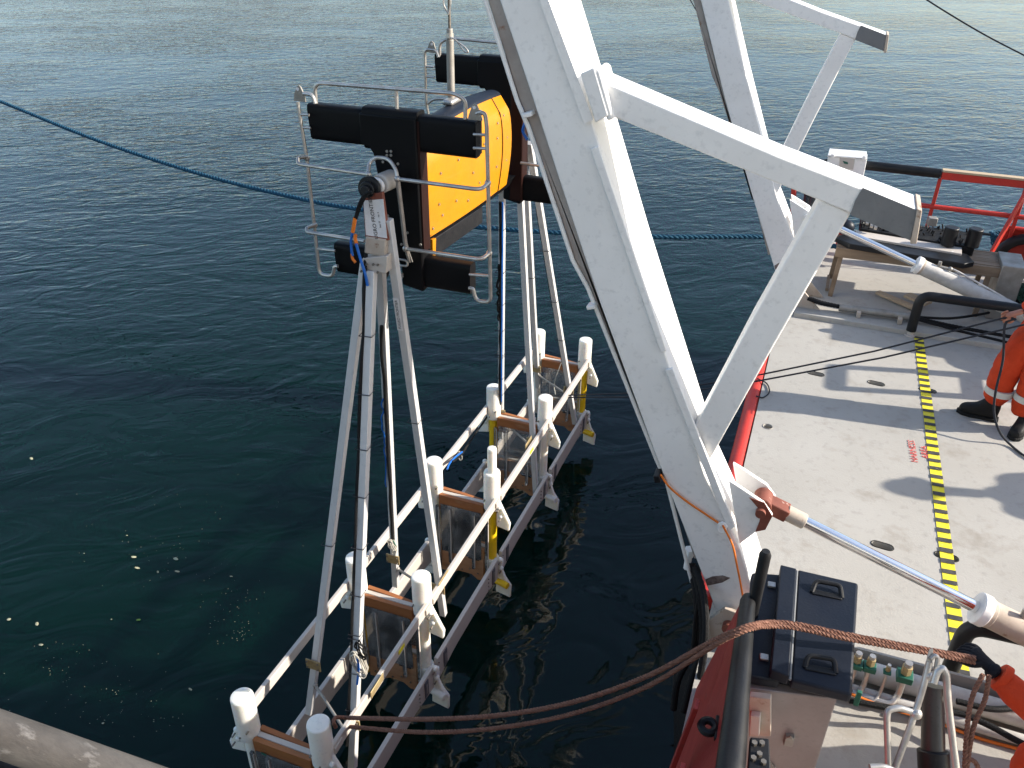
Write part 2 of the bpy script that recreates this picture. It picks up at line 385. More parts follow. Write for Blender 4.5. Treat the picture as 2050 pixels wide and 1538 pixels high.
# deck slab with real drain slots
deck = B().box(-.12, 14, -2, 10.42, DK - .05, DK).obj('deck', 'deck'); struct(deck)
cut = []
def slot(cx, cy, L, w, rot):
    pts = []
    for s_ in (-1, 1):
        for k in range(7):
            a = -math.pi / 2 + math.pi * k / 6 + (math.pi if s_ < 0 else 0)
            x = s_ * (L / 2 - w / 2) + math.cos(a) * w / 2; y = math.sin(a) * w / 2
            pts.append((cx + x * math.cos(rot) - y * math.sin(rot), cy + x * math.sin(rot) + y * math.cos(rot)))
    return pts
slots = [(.30, 7.02, .135), (.80, 7.04, .135), (1.215, 7.08, .135), (.845, 4.83, .135), (1.235, 4.87, .14), (-.01, 6.0, .072)]
cb = B()
for x, y, L in slots: cb.prism(slot(x, y, L, .058 if L > .1 else .07, -.10), DK - .2, DK + .2, 'z')
co = cb.obj('cutter', 'darkhole', smooth=False)
bm_ = deck.modifiers.new('b', 'BOOLEAN'); bm_.object = co; bm_.operation = 'DIFFERENCE'; bm_.solver = 'EXACT'
bake_mod(deck); bpy.data.objects.remove(co)
deck.data.materials.clear(); deck.data.materials.append(M['deck'])
for x, y, L in slots:
    w = .058 if L > .1 else .07
    B().prism(slot(x, y, L + .01, w + .01, -.10), DK - .06, DK - .052, 'z').obj('drain_slot', 'darkhole', deck)
    # raised worn lip round each slot
    ring = [Vector((p[0], p[1], DK + .001)) for p in slot(x, y, L + .006, w + .006, -.10)]
    B().tube(ring, .0035, 6, closed=True).obj('drain_rim', 'dullsteel' if L < .1 else 'darkhole', deck)
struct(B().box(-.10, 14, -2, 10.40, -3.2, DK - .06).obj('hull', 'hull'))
# ridge bars along the deck
for y, h in ((8.14, .05), (3.74, .035)):
    B().box(.02, 6, y - .02, y + .02, DK - .01, DK + h).obj('deck_ridge', 'deck', deck, bevel=.006)
B().box(.02, 6, 8.18, 8.52, DK - .02, DK + .03).obj('raised_plating', 'deck', deck, bevel=.006)
# weld seam rivets (bolt row low in the picture)
rv = B().sphere((0, 0, 0), .011, 8, 5, (1, 1, .6)).obj('rivet', 'beige', deck)
rv.location = (.78, 3.02, DK + .003)
for i in range(1, 15): inst(rv, (.78 + i * .058, 3.02 + .004 * i + random.uniform(-.004, .004), DK + .003), deck)
for i in range(22): inst(rv, (.25 + i * .05, 9.2 - i * .018, DK), deck, scale=(.6, .6, .4))
for i in range(12): inst(rv, (1.3 + i * .06, 4.78 + random.uniform(-.02, .02), DK - .003), deck, scale=(.8, .8, .3))
wheelhouse = thing('wheelhouse', 'white ship wheelhouse front added out of view to bounce light from behind the photographer', 'wheelhouse', (3, -2.2, DK))
B().box(-2.2, 8, -6, -1.5, DK - .2, 8.6).obj('wall', 'white', wheelhouse, bevel=.03)  # unseen wall, added to bounce fill light onto the gantry's shaded faces
for k in range(9):
    B().box(-1.9 + k * 1.08, -1.05 + k * 1.08, -1.52, -1.488, 6.4, 7.5).obj('window', 'darkshine0', wheelhouse)
B().box(-2.4, 8, -1.5, .15, 2.86, 2.95).obj('balcony_deck', 'deck', wheelhouse)
# ------------------------------------------------------------------ painted / taped marks
tp = thing('hazard_tape', 'yellow and black striped hazard tape running across the pale deck', 'tape', (1.2, 6, DK), None)
P0 = Vector((1.178, 8.12, DK)); P1 = Vector((1.255, 3.80, DK)); dv = (P1 - P0).normalized(); sv_ = Vector((-dv.y, dv.x, 0))
L = (P1 - P0).length; hw = .041
def strip(a, b, z, w=hw, skew=0):
    pa = P0 + dv * a; pb = P0 + dv * b
    return [(pa - sv_ * w + dv * skew + Vector((0, 0, z))), (pa + sv_ * w - dv * skew + Vector((0, 0, z))), (pb + sv_ * w - dv * skew + Vector((0, 0, z))), (pb - sv_ * w + dv * skew + Vector((0, 0, z)))]
B()._add(strip(0, L, .004), [(0, 3, 2, 1)]).obj('tape_strip', 'tapey', tp, smooth=False)
a = .01; n = 0
while a < L - .04:
    B()._add(strip(a, a + .042 + random.uniform(-.004, .004), .008, hw * random.uniform(.97, 1.02), .002), [(0, 3, 2, 1)]).obj('black_stripe', 'tapek', tp, smooth=False)
    a += .106 + random.uniform(-.004, .004)
hx = Zp(1828, 921, DK).x
ht = thing('painted_notice', 'red stencilled words HARNESS AREA beside the striped tape', 'lettering', (1.08, 6, DK))
c1 = Zp(1828, 904, DK); c2 = Zp(1851, 906, DK)
text('lettering', 'HARNESS', 'redprint', .072, (c1.x, c1.y, DK + .004), (-.06, 1, 0), (-1, -.06, 0), ht)
text('lettering', 'AREA', 'redprint', .072, (c2.x, c2.y, DK + .004), (-.06, 1, 0), (-1, -.06, 0), ht)

# ------------------------------------------------------------------ stern edge
st = tag(B().tube([(-.17, 3.95, .80), (-.175, 5.5, .80), (-.17, 8.2, .80)], .06, 16).obj('stern_rail', 'red'), 'round red fender pipe along the stern edge of the deck', 'pipe')

# ================================================================== A-FRAME
YA, YB = 3.65, 8.36
af = thing('gantry', 'big white steel stern lifting frame with two leaning legs and grey arm ends', 'gantry', (-.1, 6, DK))
left = xz([(1000, 0), (1067, 200), (1165, 500), (1203, 613), (1316, 921), (1411, 1164), (1452, 1275)], YA)
right = xz([(1108, 0), (1200, 290), (1264, 500), (1330, 703), (1411, 950), (1483, 1103), (1512, 1190), (1506, 1275)], YA)
def ext(p, q, z):  # extend line p->q up to height z
    t = (z - p[1]) / (q[1] - p[1]); return (p[0] + (q[0] - p[0]) * t, z)
lt = ext(left[1], left[0], 6.5); rt = ext(right[1], right[0], 6.5)
leg = [lt] + left + right[::-1] + [rt]
arm = xz([(1192, 160), (1560, 315), (1727, 376), (1836, 419), (1855, 398), (1863, 402), (1826, 487), (1815, 484), (1705, 430), (1645, 403), (1500, 343), (1226, 236)], YA)
arm = xz([(1185, 156), (1560, 315), (1836, 421), (1822, 481), (1705, 429), (1645, 404), (1500, 345), (1215, 230)], YA)
brace = xz([(1641, 402), (1703, 429), (1546, 700), (1388, 982), (1362, 912), (1503, 645)], YA)
gst = xz([(1727, 376), (1836, 421), (1822, 481), (1702, 430), (1712, 402)], YA)
def shift(p, dx): return [(a + dx, b) for a, b in p]
def bbx(p): return min(a for a, b in p), max(a for a, b in p)
for k, (y, dx) in enumerate(((YA, 0.), (YB, -.085))):
    th = .36
    B().prism(shift(leg, dx), y, y + th, 'y').obj('leg', 'white', af, bevel=.007)
    B().prism(shift(arm, dx), y + .003, y + .20, 'y').obj('arm', 'white', af, bevel=.006)
    B().prism(shift(brace, dx), y + .012, y + .19, 'y').obj('brace', 'white', af, bevel=.008)
    g = [(a, b) for a, b in shift(gst, dx)]
    B().prism(g, y - .003, y + .002, 'y').obj('unpainted_patch', 'grey', af)
    # end cap plate, thin, standing proud
    e = [Vector((a + dx, 0, b)) for a, b in xz([(1836, 417), (1846, 421), (1835, 487), (1822, 487)], YA)]
    B().prism([(v.x, v.z) for v in e], y - .010, y + .20, 'y').obj('end_plate', 'beige', af, bevel=.003)
    # doubler plates / stiffener strips on the leg face
    if k == 0:
        for pts in ([(1083, 0), (1101, 0), (1190, 238), (1172, 246)], [(1184, 296), (1200, 291), (1336, 700), (1324, 703)],
                    [(1333, 738), (1348, 734), (1472, 1050), (1460, 1062)]):
            q = xz(pts, YA)
            if pts[0][1] == 0: q = [ext(q[3], q[0], 6.3), ext(q[2], q[1], 6.3), q[2], q[3]]
            B().prism(q, y - .02, y - .001, 'y').obj('stiffener', 'white', af, bevel=.004)
        q = xz([(1166, 145), (1194, 132), (1222, 228), (1196, 243)], YA)
        B().prism(q, y - .035, y - .021, 'y').obj('doubler_plate', 'white', af, bevel=.006)
        q = xz([(1194, 135), (1206, 140), (1232, 236), (1218, 240)], YA)
        B().prism(q, y - .03, y + .14, 'y').obj('gusset', 'white', af, bevel=.01)
    # conduit strip on the aft edge, and white pipe beside it
    outer = xz([(976, 0), (1039, 200), (1062, 255), (1150, 520), (1180, 575), (1318, 921), (1338, 965), (1390, 1120)], YA + .05)
    inner = xz([(1010, 0), (1075, 200), (1092, 260), (1175, 520), (1205, 600), (1322, 930), (1345, 960), (1400, 1118)], YA + .05)
    o2 = [ext(outer[1], outer[0], 6.35)] + outer; i2 = [ext(inner[1], inner[0], 6.35)] + inner
    B().prism(shift(o2 + i2[::-1], dx), y + .05, y + .14, 'y').obj('cable_channel', 'conduit', af, bevel=.008)
    pp = [Vector((a + dx - .006, y + .04, b)) for a, b in o2]
    if k == 0: B().tube(pp[:-1] + [Vector((-.245, y + .06, 1.16))], .011, 8).obj('hydraulic_pipe', 'white', af)
    # pivot foot
    bx = -.02 + dx
    for yy in (y - .05, y + .33):
        B().prism([(bx - .12, DK), (bx + .38, DK), (bx + .36, DK + .03), (bx + .12, DK + .26), (bx - .02, DK + .28), (bx - .12, DK + .12)], yy, yy + .025, 'y').obj('foot_bracket', 'beige', af, bevel=.003)
    B().cyl((bx + .02, y - .09, DK + .17), (bx + .02, y + .40, DK + .17), .035, 16).obj('pivot_pin', 'rust', af)
    # clevis cheek plates for the ram
    cp = [(a + dx, b) for a, b in xz([(1458, 965), (1475, 975), (1528, 1010), (1546, 1035), (1532, 1062), (1515, 1066), (1480, 1092)], YA)]
    for yy in (y + .01, y + .17):
        B().prism(cp, yy, yy + .022, 'y').obj('clevis_plate', 'white', af, bevel=.003)
    if k == 0:
        pc = xz([(1500, 998), (1530, 1008), (1546, 1035), (1532, 1062), (1512, 1066), (1520, 1046), (1524, 1026)], YA)
        B().prism(pc, y + .004, y + .0095, 'y').obj('rust_patch', 'rust', af)
    hp = Yp(1523, 1026, YA)
    B().cyl((hp.x + dx, y - .02, hp.z), (hp.x + dx, y + .22, hp.z), .026, 18).obj('clevis_pin', 'rust' if k == 0 else 'white', af)
    # chipped rusty patch near the foot
    rp = [(a + dx, b) for a, b in xz([(1412, 1160), (1426, 1154), (1447, 1152), (1462, 1157), (1446, 1166), (1428, 1170), (1416, 1172)], YA)]
    B().prism(rp, y - .002, y + .002, 'y').obj('chipped_patch', 'chip', af)
for p in ((1063, 232), (1190, 618)):
    c = Yp(*p, YA)
    B().obox((c.x - .02, YA + .03, c.z), (1, 0, .35), (0, 1, 0), (-.35, 0, 1), .022, .03, .010).obj('pipe_clip', 'white', af, bevel=.004)
xt = lt[0]
B().box(xt - .02, xt + .38, YA - .1, YB + .4, 6.46, 6.86).obj('crossbeam', 'white', af, bevel=.02)
bl = B(); bl.obox((-2.07, 4.56, 6.36), (1, 0, 0), (0, 1, 0), (0, 0, 1), .05, .12, .12); bl.cyl((-2.13, 4.56, 6.28), (-2.01, 4.56, 6.28), .12, 20)
bl.obj('sheave_block', 'grey', af, bevel=.01)
# orange cable taped across the leg
oc = [Yp(*p, YA - .015) for p in [(1322, 950), (1340, 975), (1372, 1002), (1410, 1028), (1446, 1052)]]
B().tube(catmull(oc, 6), .006, 8).obj('orange_cable', 'orangecable', af)
oc = [Yp(*p, YA - .03) for p in [(1447, 1052), (1466, 1090), (1475, 1130), (1482, 1165), (1488, 1200)]]
B().tube(catmull(oc, 6), .006, 8).obj('orange_cable', 'orangecable', af)
c = Yp(1447, 1050, YA - .01); tp2 = B()
for i in range(4): tp2.tube([c + Vector((.02 * math.cos(a_), -.012, .02 * math.sin(a_) - i * .008)) for a_ in [k * .9 for k in range(7)]], .007, 6, closed=True)
tp2.obj('tape_wrap', 'white', af)
c = Yp(1318, 952, YA); B().obox(c, (1, 0, .3), (0, 1, 0), (-.3, 0, 1), .016, .04, .022).obj('black_clamp', 'black', af, bevel=.004)
c = Yp(1066, 228, YA + .1); B().obox(c, (1, 0, .3), (0, 1, 0), (-.3, 0, 1), .02, .03, .03).obj('green_clamp', 'green', af, bevel=.004)
B().tube(catmull([Yp(*p, YA + .12) for p in [(1052, 208), (1044, 225), (1052, 240), (1047, 262), (1056, 280)]], 5), .007, 6).obj('blue_cable_end', 'bluecable', af)
B().tube(catmull([Yp(*p, YA + .10) for p in [(1112, 402), (1124, 418), (1118, 432), (1132, 470), (1160, 540), (1186, 592)]], 5), .005, 6).obj('hanging_cord', 'greytie', af)

# ------------------------------------------------------------------ hydraulic rams
def ram(y, dx, label, extra):
    t = thing('hydraulic_ram', label, 'hydraulic ram', (1, y, DK), 'hydraulic rams bracing the lifting frame')
    a = Yp(1523, 1026, YA); a = Vector((a.x + dx, y + .10, a.z)); b = Vector((1.16 + dx * .3, y + .10, 1.44)) if dx == 0 else Vector((1.02, y + .10, 1.44))
    d_ = (b - a).normalized(); n_ = Vector((0, 1, 0)); u_ = d_.cross(n_)
    e = B(); e.cyl(a + Vector((0, -.055, 0)), a + Vector((0, .055, 0)), .050, 22); e.obox(a + d_ * .07, d_, n_, u_, .07, .042, .036)
    e.obj('rod_eye', 'rust' if dx == 0 else 'white', t, bevel=.006)
    B().cyl(a + d_ * .13, a + d_ * .235, .042, 20).obj('rod_collar', 'beige', t, bevel=.004)
    B().cyl(a + d_ * .23, b + d_ * .05, .032, 28).obj('piston_rod', 'chrome', t)
    B().cyl(b - d_ * .0, b + d_ * .05, .085, 28).obj('gland', 'white', t, bevel=.005)
    B().cyl(b + d_ * .045, b + d_ * .075, .076, 28).obj('gland_ring', 'beige', t, bevel=.004)
    e_ = b + d_ * 1.75
    B().cyl(b + d_ * .07, e_, .073, 28).obj('barrel', 'beige' if dx == 0 else 'dullwhite', t)
    k = b + d_ * .22 + Vector((0, 0, .08))
    f = B(); f.cyl(b + d_ * .22, k + Vector((0, 0, .05)), .016, 10); f.cyl(k, k + Vector((.09, 0, -.01)), .013, 10); f.sphere(k + Vector((.1, 0, -.01)), .022)
    f.obj('port_fitting', 'dullsteel', t)
    B().tube(fillet([k + Vector((.09, 0, 0)), k + Vector((.16, 0, -.02)), k + d_ * .7 + Vector((0, 0, -.01)), k + d_ * .85 + Vector((0, 0, -.06)), k + d_ * 1.4 + Vector((0, 0, -.06))], .05), .009, 8).obj('hydraulic_line', 'steel', t)
    B().box(e_.x - .12, e_.x + .1, y, y + .2, DK, e_.z + .06).obj('base_bracket', 'beige', t, bevel=.01)
M['dullwhite'] = mat('worn_white_barrel', (.55, .53, .50), (.42, .40, .37), 12, .5, bump=.001, spots=(.25, .22, .2), spot_scale=20, spot_lo=.66)
ram(YA, 0, 'near hydraulic ram with bright chrome rod and red oxide eye above the black box', 0)
ram(YB, -.085, 'far hydraulic ram with chrome rod passing in front of the timber bench', 1)

# hydraulic hoses drooping from the frame foot
hs_ = thing('hose_bundle', 'black ribbed hydraulic hoses drooping over the stern below the white frame leg', 'hoses', (-.25, 3.8, .8))
for k, pts in enumerate(([(1380, 1128, 4.85), (1395, 1200, 4.8), (1392, 1290, 4.9), (1358, 1360, 5.0), (1348, 1420, 5.1)],
                         [(1386, 1128, 4.8), (1402, 1200, 4.75), (1406, 1290, 4.8), (1384, 1360, 4.85), (1368, 1425, 4.9)],
                         [(1392, 1135, 4.75), (1410, 1200, 4.65), (1412, 1280, 4.6), (1400, 1370, 4.65), (1392, 1440, 4.7)])):
    P = catmull([Dp(*p) for p in pts], 14)
    rr = [.019 + .0022 * (i % 2) for i in range(len(P))]
    B().tube(P, rr, 10).obj('hose', 'hose', hs_)
c = Dp(1379, 1112, 4.85); fb = B(); fb.cyl(c + Vector((0, 0, .05)), c - Vector((0, 0, .0)), .03, 6); fb.cyl(c, c - Vector((0, 0, .1)), .02, 10)
fb.obj('hose_union', 'white', hs_, bevel=.003)
c = Dp(1405, 1165, 4.7); B().tube([c, c + Vector((.0, -.02, -.25)), c + Vector((.02, -.06, -.5))], .012, 8).obj('hose', 'hose', hs_)

# ================================================================== TOW FISH
fi = thing('tow_fish', 'yellow and black towed survey fish with stainless guard rails hanging from the wire', 'tow fish', (-2.6, 5.8, 2.3))
YF, YR = 4.8, 6.75
def plate(pts, y, th, name, m='fishblack', bev=.02):
    return B().prism(xz(pts, y), y, y + th, 'y').obj(name, m, fi, bevel=bev, seg=3)
def lens(x0, x1, z0, z1, y, th, slant=0):   # horizontal wing with a rounded foil section
    b = B(); N = 22; A = []; 
    for k in range(N):
        a_ = 2 * math.pi * k / N; A.append((math.copysign(abs(math.cos(a_)) ** .38, math.cos(a_)) * th / 2, math.copysign(abs(math.sin(a_)) ** .38, math.sin(a_)) * (z1 - z0) / 2))
    zc = (z0 + z1) / 2
    b.loft([(x0 + slant * (zc + q[1] - z0), y + q[0], zc + q[1]) for q in A], [(x1, y + q[0], zc + q[1]) for q in A]); return b
for y, tag_ in ((YF + .06, 0), (YR + .06, 1)):
    lens(-3.175, -2.72, 3.085, 3.315, y, .11, -.05).obj('wing', 'fishblack', fi)
    lens(-2.78, -2.40, 3.07, 3.335, y, .135).obj('wing_root', 'fishblack', fi)
    lens(-2.40, -2.015, 3.085, 3.312, y, .11).obj('wing', 'fishblack', fi)
    lens(-3.085, -2.72, 2.155, 2.372, y, .10, -.04).obj('wing', 'fishblack', fi)
    lens(-2.42, -2.06, 2.155, 2.372, y, .10).obj('wing', 'fishblack', fi)
    # T-shaped keel plate with filleted corner
    T = [(-2.80, 3.10), (-2.74, 3.085), (-2.715, 3.05), (-2.70, 2.95), (-2.66, 2.70), (-2.64, 2.50), (-2.60, 2.36), (-2.56, 2.30), (-2.56, 2.16), (-2.40, 2.13), (-2.395, 2.40), (-2.40, 3.30), (-2.8, 3.30)]
    B().prism(T, y - .072, y + .06, 'y').obj('keel_plate', 'fishblack', fi, bevel=.012)
    if tag_: B().box(-2.50, -2.386, y - .078, y + .065, 2.16, 3.30).obj('red_reflect_strip', 'maroon', fi, bevel=.01)  # strip with reflected red light put into its colour
    for sx in (-3.176, -2.012):
        B().box(sx - .004, sx + .004, y - .05, y + .05, 3.10, 3.30).obj('wing_tip', 'fishblack', fi)
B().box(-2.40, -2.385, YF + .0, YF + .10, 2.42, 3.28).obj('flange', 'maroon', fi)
# yellow body: lofted sections, bulging on the sunlit side
bt = B(); sec = []
NS = 13
for i in range(NS):
    s = i / (NS - 1); y = 4.90 + s * 1.47
    zt = 3.16 + .045 * math.sin(s * math.pi * .9) - .02 * s; zb = 2.475 - .055 * s
    bul = .035 * math.sin(s * math.pi * .85)
    ring = []
    for k in range(15):
        t = k / 14; z = zb + (zt - .02 - zb) * t
        ring.append(Vector((-2.41 + bul * .8 + .022 * math.sin(t * math.pi) - (.10 * max(0, t - .82) / .18) ** 1.0 * .6, y + .05 * s * math.sin(t * math.pi), z)))
    sec.append(ring)
vs = [p for r in sec for p in r]; fs = []
for i in range(NS - 1):
    for k in range(14): fs.append((i * 15 + k, (i + 1) * 15 + k, (i + 1) * 15 + k + 1, i * 15 + k + 1))
# mirrored left side so that the shell is closed
vl = [Vector((-5.03 - p.x, p.y, p.z)) for p in vs]; off = len(vs)
fs += [tuple(j + off for j in f[::-1]) for f in fs]
for i in range(NS - 1):
    fs.append((i * 15 + 14, (i + 1) * 15 + 14, off + (i + 1) * 15 + 14, off + i * 15 + 14))
    fs.append((i * 15, off + i * 15, off + (i + 1) * 15, (i + 1) * 15))
fs.append(tuple(range(15)) + tuple(off + k for k in range(14, -1, -1)))
e0 = (NS - 1) * 15; fs.append(tuple(e0 + k for k in range(14, -1, -1)) + tuple(off + e0 + k for k in range(15)))
body = bt._add(vs + vl, fs).obj('body_shell', 'yellow', fi)
def surf(s, t, out=0.0):   # point on the sunlit side shell
    y = 4.90 + s * 1.47; zt = 3.16 + .045 * math.sin(s * math.pi * .9) - .02 * s; zb = 2.475 - .055 * s
    bul = .035 * math.sin(s * math.pi * .85)
    return Vector((-2.41 + bul * .8 + .022 * math.sin(t * math.pi) - (.10 * max(0, t - .82) / .18) * .6 + out, y + .05 * s * math.sin(t * math.pi), zb + (zt - .02 - zb) * t))
# rear yellow band, black top cap, black skid strip
rb = B(); A = [surf(.86, t / 12, .006) for t in range(13)]; A2 = [surf(1.0, t / 12, .006) for t in range(13)]
rb._add(A + A2, [(k, 13 + k, 13 + k + 1, k + 1) for k in range(12)]).obj('rear_band', 'yellow', fi)
B().tube([surf(.86, t / 12, .004) for t in range(13)], .0035, 5).obj('panel_seam', 'maroon', fi)
cap = B(); n2 = 10; ca = []
for i in range(NS):
    s = i / (NS - 1); p = surf(s, 1.0)
    for k in range(n2): 
        a_ = math.pi * k / (n2 - 1); ca.append(Vector((-2.515 + (p.x + 2.515 + .012) * math.cos(a_), p.y, p.z - .01 + .035 * math.sin(a_))))
cap._add(ca, [(i * n2 + k, (i + 1) * n2 + k, (i + 1) * n2 + k + 1, i * n2 + k + 1) for i in range(NS - 1) for k in range(n2 - 1)] + [tuple(range(n2)), tuple(range((NS - 1) * n2, NS * n2))[::-1]])
cap.obj('top_cap', 'navy', fi)
B()._add([(-2.455, 4.9, 2.37), (-2.455, 6.6, 2.33), (-2.395, 6.6, 2.43), (-2.405, 4.9, 2.485), (-2.60, 4.9, 2.37), (-2.60, 6.6, 2.33), (-2.60, 6.6, 2.43), (-2.60, 4.9, 2.485)],
         [(0, 1, 2, 3), (4, 7, 6, 5), (0, 3, 7, 4), (1, 5, 6, 2), (3, 2, 6, 7), (0, 4, 5, 1)]).obj('keel_box', 'fishblack', fi)
q = [Xp(*p, -2.385) for p in [(870, 478), (966, 414), (966, 446), (871, 514)]]
B().loft([v for v in q], [v + Vector((-.03, 0, 0)) for v in q]).obj('skid_plate', 'black', fi, bevel=.003)
q = [Xp(*p, -2.38) for p in [(866, 480), (873, 477), (872, 516), (867, 516)]]
B().loft([v for v in q], [v + Vector((-.02, 0, 0)) for v in q]).obj('yellow_strap', 'yellow', fi)
bolt = B(); bolt.cyl((0, 0, 0), (.005, 0, 0), .009, 12); bolt.cyl((.005, 0, 0), (.008, 0, 0), .005, 6); bolt = bolt.obj('shell_bolt', 'steel', fi)
bs = [(.20, .80), (.50, .88), (.12, .60), (.30, .62), (.46, .40), (.60, .62), (.34, .32), (.28, .22), (.10, .30), (.14, .16), (.42, .14), (.55, .25), (.66, .48), (.78, .60), (.80, .75), (.78, .30), (.70, .14), (.93, .55), (.93, .30), (.90, .8), (.62, .86), (.05, .08)]
for i, (s, t) in enumerate(bs):
    p = surf(s, t, .002)
    if i == 0: bolt.location = p
    else: inst(bolt, p, fi)
kb = B(); kb.cyl((0, 0, 0), (0, -.006, 0), .009, 12); kb = kb.obj('plate_bolt', 'dullsteel', fi)
fy = YF - .014
kbp = [Yp(*p, fy) for p in [(775, 303), (783, 303), (775, 311), (783, 311), (797, 328), (767, 324), (777, 432), (774, 468), (804, 489), (802, 571), (842, 490), (800, 572), (816, 466)]]
for i, p in enumerate(kbp):
    if i == 0: kb.location = p
    else: inst(kb, p, fi)
B().cyl(Yp(803, 551, fy), Yp(803, 551, fy) + Vector((0, -.01, 0)), .022, 20).obj('port_cover', 'dullsteel', fi)
for y_, z_ in ((6.40, 2.95), (6.4, 2.5)):
    pass
# lifting rod and clevis on the back of the body
rod = B(); c0 = Vector((-2.565, 5.7, 3.20)); rod.cyl(c0, c0 + Vector((0, 0, .42)), .027, 18); rod.cyl(c0 + Vector((0, 0, .42)), c0 + Vector((0, 0, .49)), .022, 18)
rod.obj('lifting_rod', 'dullsteel', fi, bevel=.004)
B().cyl(c0 + Vector((0, 0, .43)), c0 + Vector((0, 0, .46)), .028, 12).obj('swivel_ring', 'steel', fi)
cl = B(); cl.obox((-2.55, 5.68, 3.215), (1, 0, 0), (0, 1, 0), (0, 0, 1), .04, .09, .02); cl.obj('rod_mount', 'steel', fi, bevel=.015)
# hub toward the camera
hb = B(); hb.cyl((-2.59, 4.80, 2.90), (-2.59, 4.62, 2.915), .062, 26); hb.obj('hub', 'dullwhite', fi, bevel=.006)
hb = B(); hb.cyl((-2.59, 4.63, 2.915), (-2.59, 4.50, 2.925), .040, 22); hb.obj('hub_shaft', 'dullsteel', fi)
B().cyl((-2.59, 4.60, 2.915), (-2.59, 4.57, 2.915), .052, 22).obj('hub_collar', 'white', fi, bevel=.003)
for i, (r0, a0, a1) in enumerate(((.074, 4.51, 4.48), (.050, 4.49, 4.455), (.032, 4.47, 4.43))):
    B().cyl((-2.59, a0, 2.925), (-2.59, a1, 2.928), r0, 26).obj('cable_gland', 'black', fi, bevel=.004)
# stainless guard cage
def r1(x, y): return (560 + x / 2.747, 60 + y / 2.747)
def cage(pts, y, name='guard_rail', r=.0125, fil=.05, y1=None):
    n_ = len(pts)
    P = [Yp(*r1(*p), y if y1 is None else y + (y1 - y) * i / (n_ - 1)) if len(p) == 2 else Yp(*r1(p[0], p[1]), p[2]) for i, p in enumerate(pts)]
    return B().tube(fillet(P, fil, 5), r, 10).obj(name, 'steel', fi)
yc = YF - .03
cage([(200, 405, YF + .05), (190, 290, YF + .05), (960, 350, YF + .05), (1022, 385, YF + .05), (1020, 490, YF + .05)], yc, fil=.10)
cage([(640, 333, YF + .05), (645, 452, YF + .05)], yc)
cage([(98, 395), (125, 560), (150, 720), (190, 1080), (218, 1345), (292, 1355), (300, 1302), (320, 1300)], yc)
cage([(130, 350), (180, 356), (195, 405)], yc, fil=.03)
for a_ in ([(113, 465), (160, 468)], [(120, 535), (170, 540)], [(205, 1203), (305, 1215)], [(1065, 575), (1132, 578)], [(1065, 650), (1134, 653)], [(1043, 1345), (1152, 1353)]): cage(a_, yc, r=.009)
cage([(150, 698, yc), (100, 705, yc - .12), (100, 738, yc - .14), (487, 795, yc - .18)], yc)
cage([(195, 1073, yc), (148, 1090, yc - .12), (150, 1112, yc - .14), (465, 1162, yc - .12)], yc)
cage([(487, 795, yc - .18), (490, 735, yc - .12), (525, 700, yc - .1), (600, 708, yc - .1), (640, 770, yc - .12), (648, 822, yc - .14)], yc, fil=.05)
cage([(646, 822, yc - .14), (692, 1200, yc - .05), (715, 1275, yc)], yc)
cage([(655, 822, yc - .13), (700, 1195, yc - .04), (728, 1275, yc)], yc, r=.007)
cage([(648, 820, yc - .14), (1108, 880, yc - .14), (1150, 838, yc)], yc, fil=.06)
cage([(690, 1203, yc - .05), (1110, 1264, yc - .12), (1152, 1228, yc)], yc, fil=.06)
cage([(1090, 455), (1128, 458), (1138, 520), (1142, 700), (1155, 1230), (1160, 1500), (1080, 1490), (1062, 1422), (1040, 1420)], yc, fil=.05)
cage([(580, 1250), (700, 1268), (705, 1300), (580, 1285)], yc, r=.008, fil=.02)
cage([(1080, 460), (1110, 450)], yc)
bj = B().sphere((0, 0, 0), .021, 12, 8).obj('ball_joint', 'steel', fi)
for i, (a_, b_, y_) in enumerate([(148, 705, yc), (192, 1075, yc), (487, 795, yc - .18), (648, 820, yc - .14), (1144, 842, yc), (692, 1203, yc - .05), (1152, 1228, yc)]):
    p = Yp(*r1(a_, b_), y_)
    if i == 0: bj.location = p
    else: inst(bj, p, fi)
def lug(pts, y, hole):
    q = [Yp(*r1(*p), y) for p in pts]; b = B(); b.prism([(v.x, v.z) for v in q], y - .006, y + .006, 'y'); b.obj('lifting_lug', 'dullsteel', fi, bevel=.002)
    c = Yp(*r1(*hole), y); B().cyl((c.x, y - .008, c.z), (c.x, y + .008, c.z), .011, 14).obj('lug_eye', 'label', fi)
lug([(78, 388), (82, 350), (95, 312), (105, 304), (116, 312), (138, 360), (144, 398)], yc, (101, 325))
lug([(1035, 492), (1040, 470), (1058, 418), (1070, 404), (1085, 412), (1108, 465), (1114, 500)], yc, (1072, 426))
yr = YR - .03
cage([(822, 490), (805, 400), (798, 120), (810, 106), (860, 112), (872, 150)], yr)
cage([(880, 152), (880, 70), (930, 45), (1280, 78), (1600, 108), (1640, 140), (1640, 230)], yr + .05, fil=.08)
for a_ in ([(803, 200), (848, 204)], [(805, 256), (852, 262)]): cage(a_, yr, r=.009)
cage([(815, 405), (845, 380), (900, 378), (1100, 402)], yr)
lug([(805, 122), (826, 66), (836, 60), (848, 70), (866, 130)], yr, (838, 78))
cage([(1325, 732), (1430, 748), (1560, 770)], yr); cage([(1525, 940), (1545, 960), (1528, 985), (1560, 1035), (1575, 1040)], yr)
cage([(1620, 380), (1640, 700), (1660, 1200)], yr)
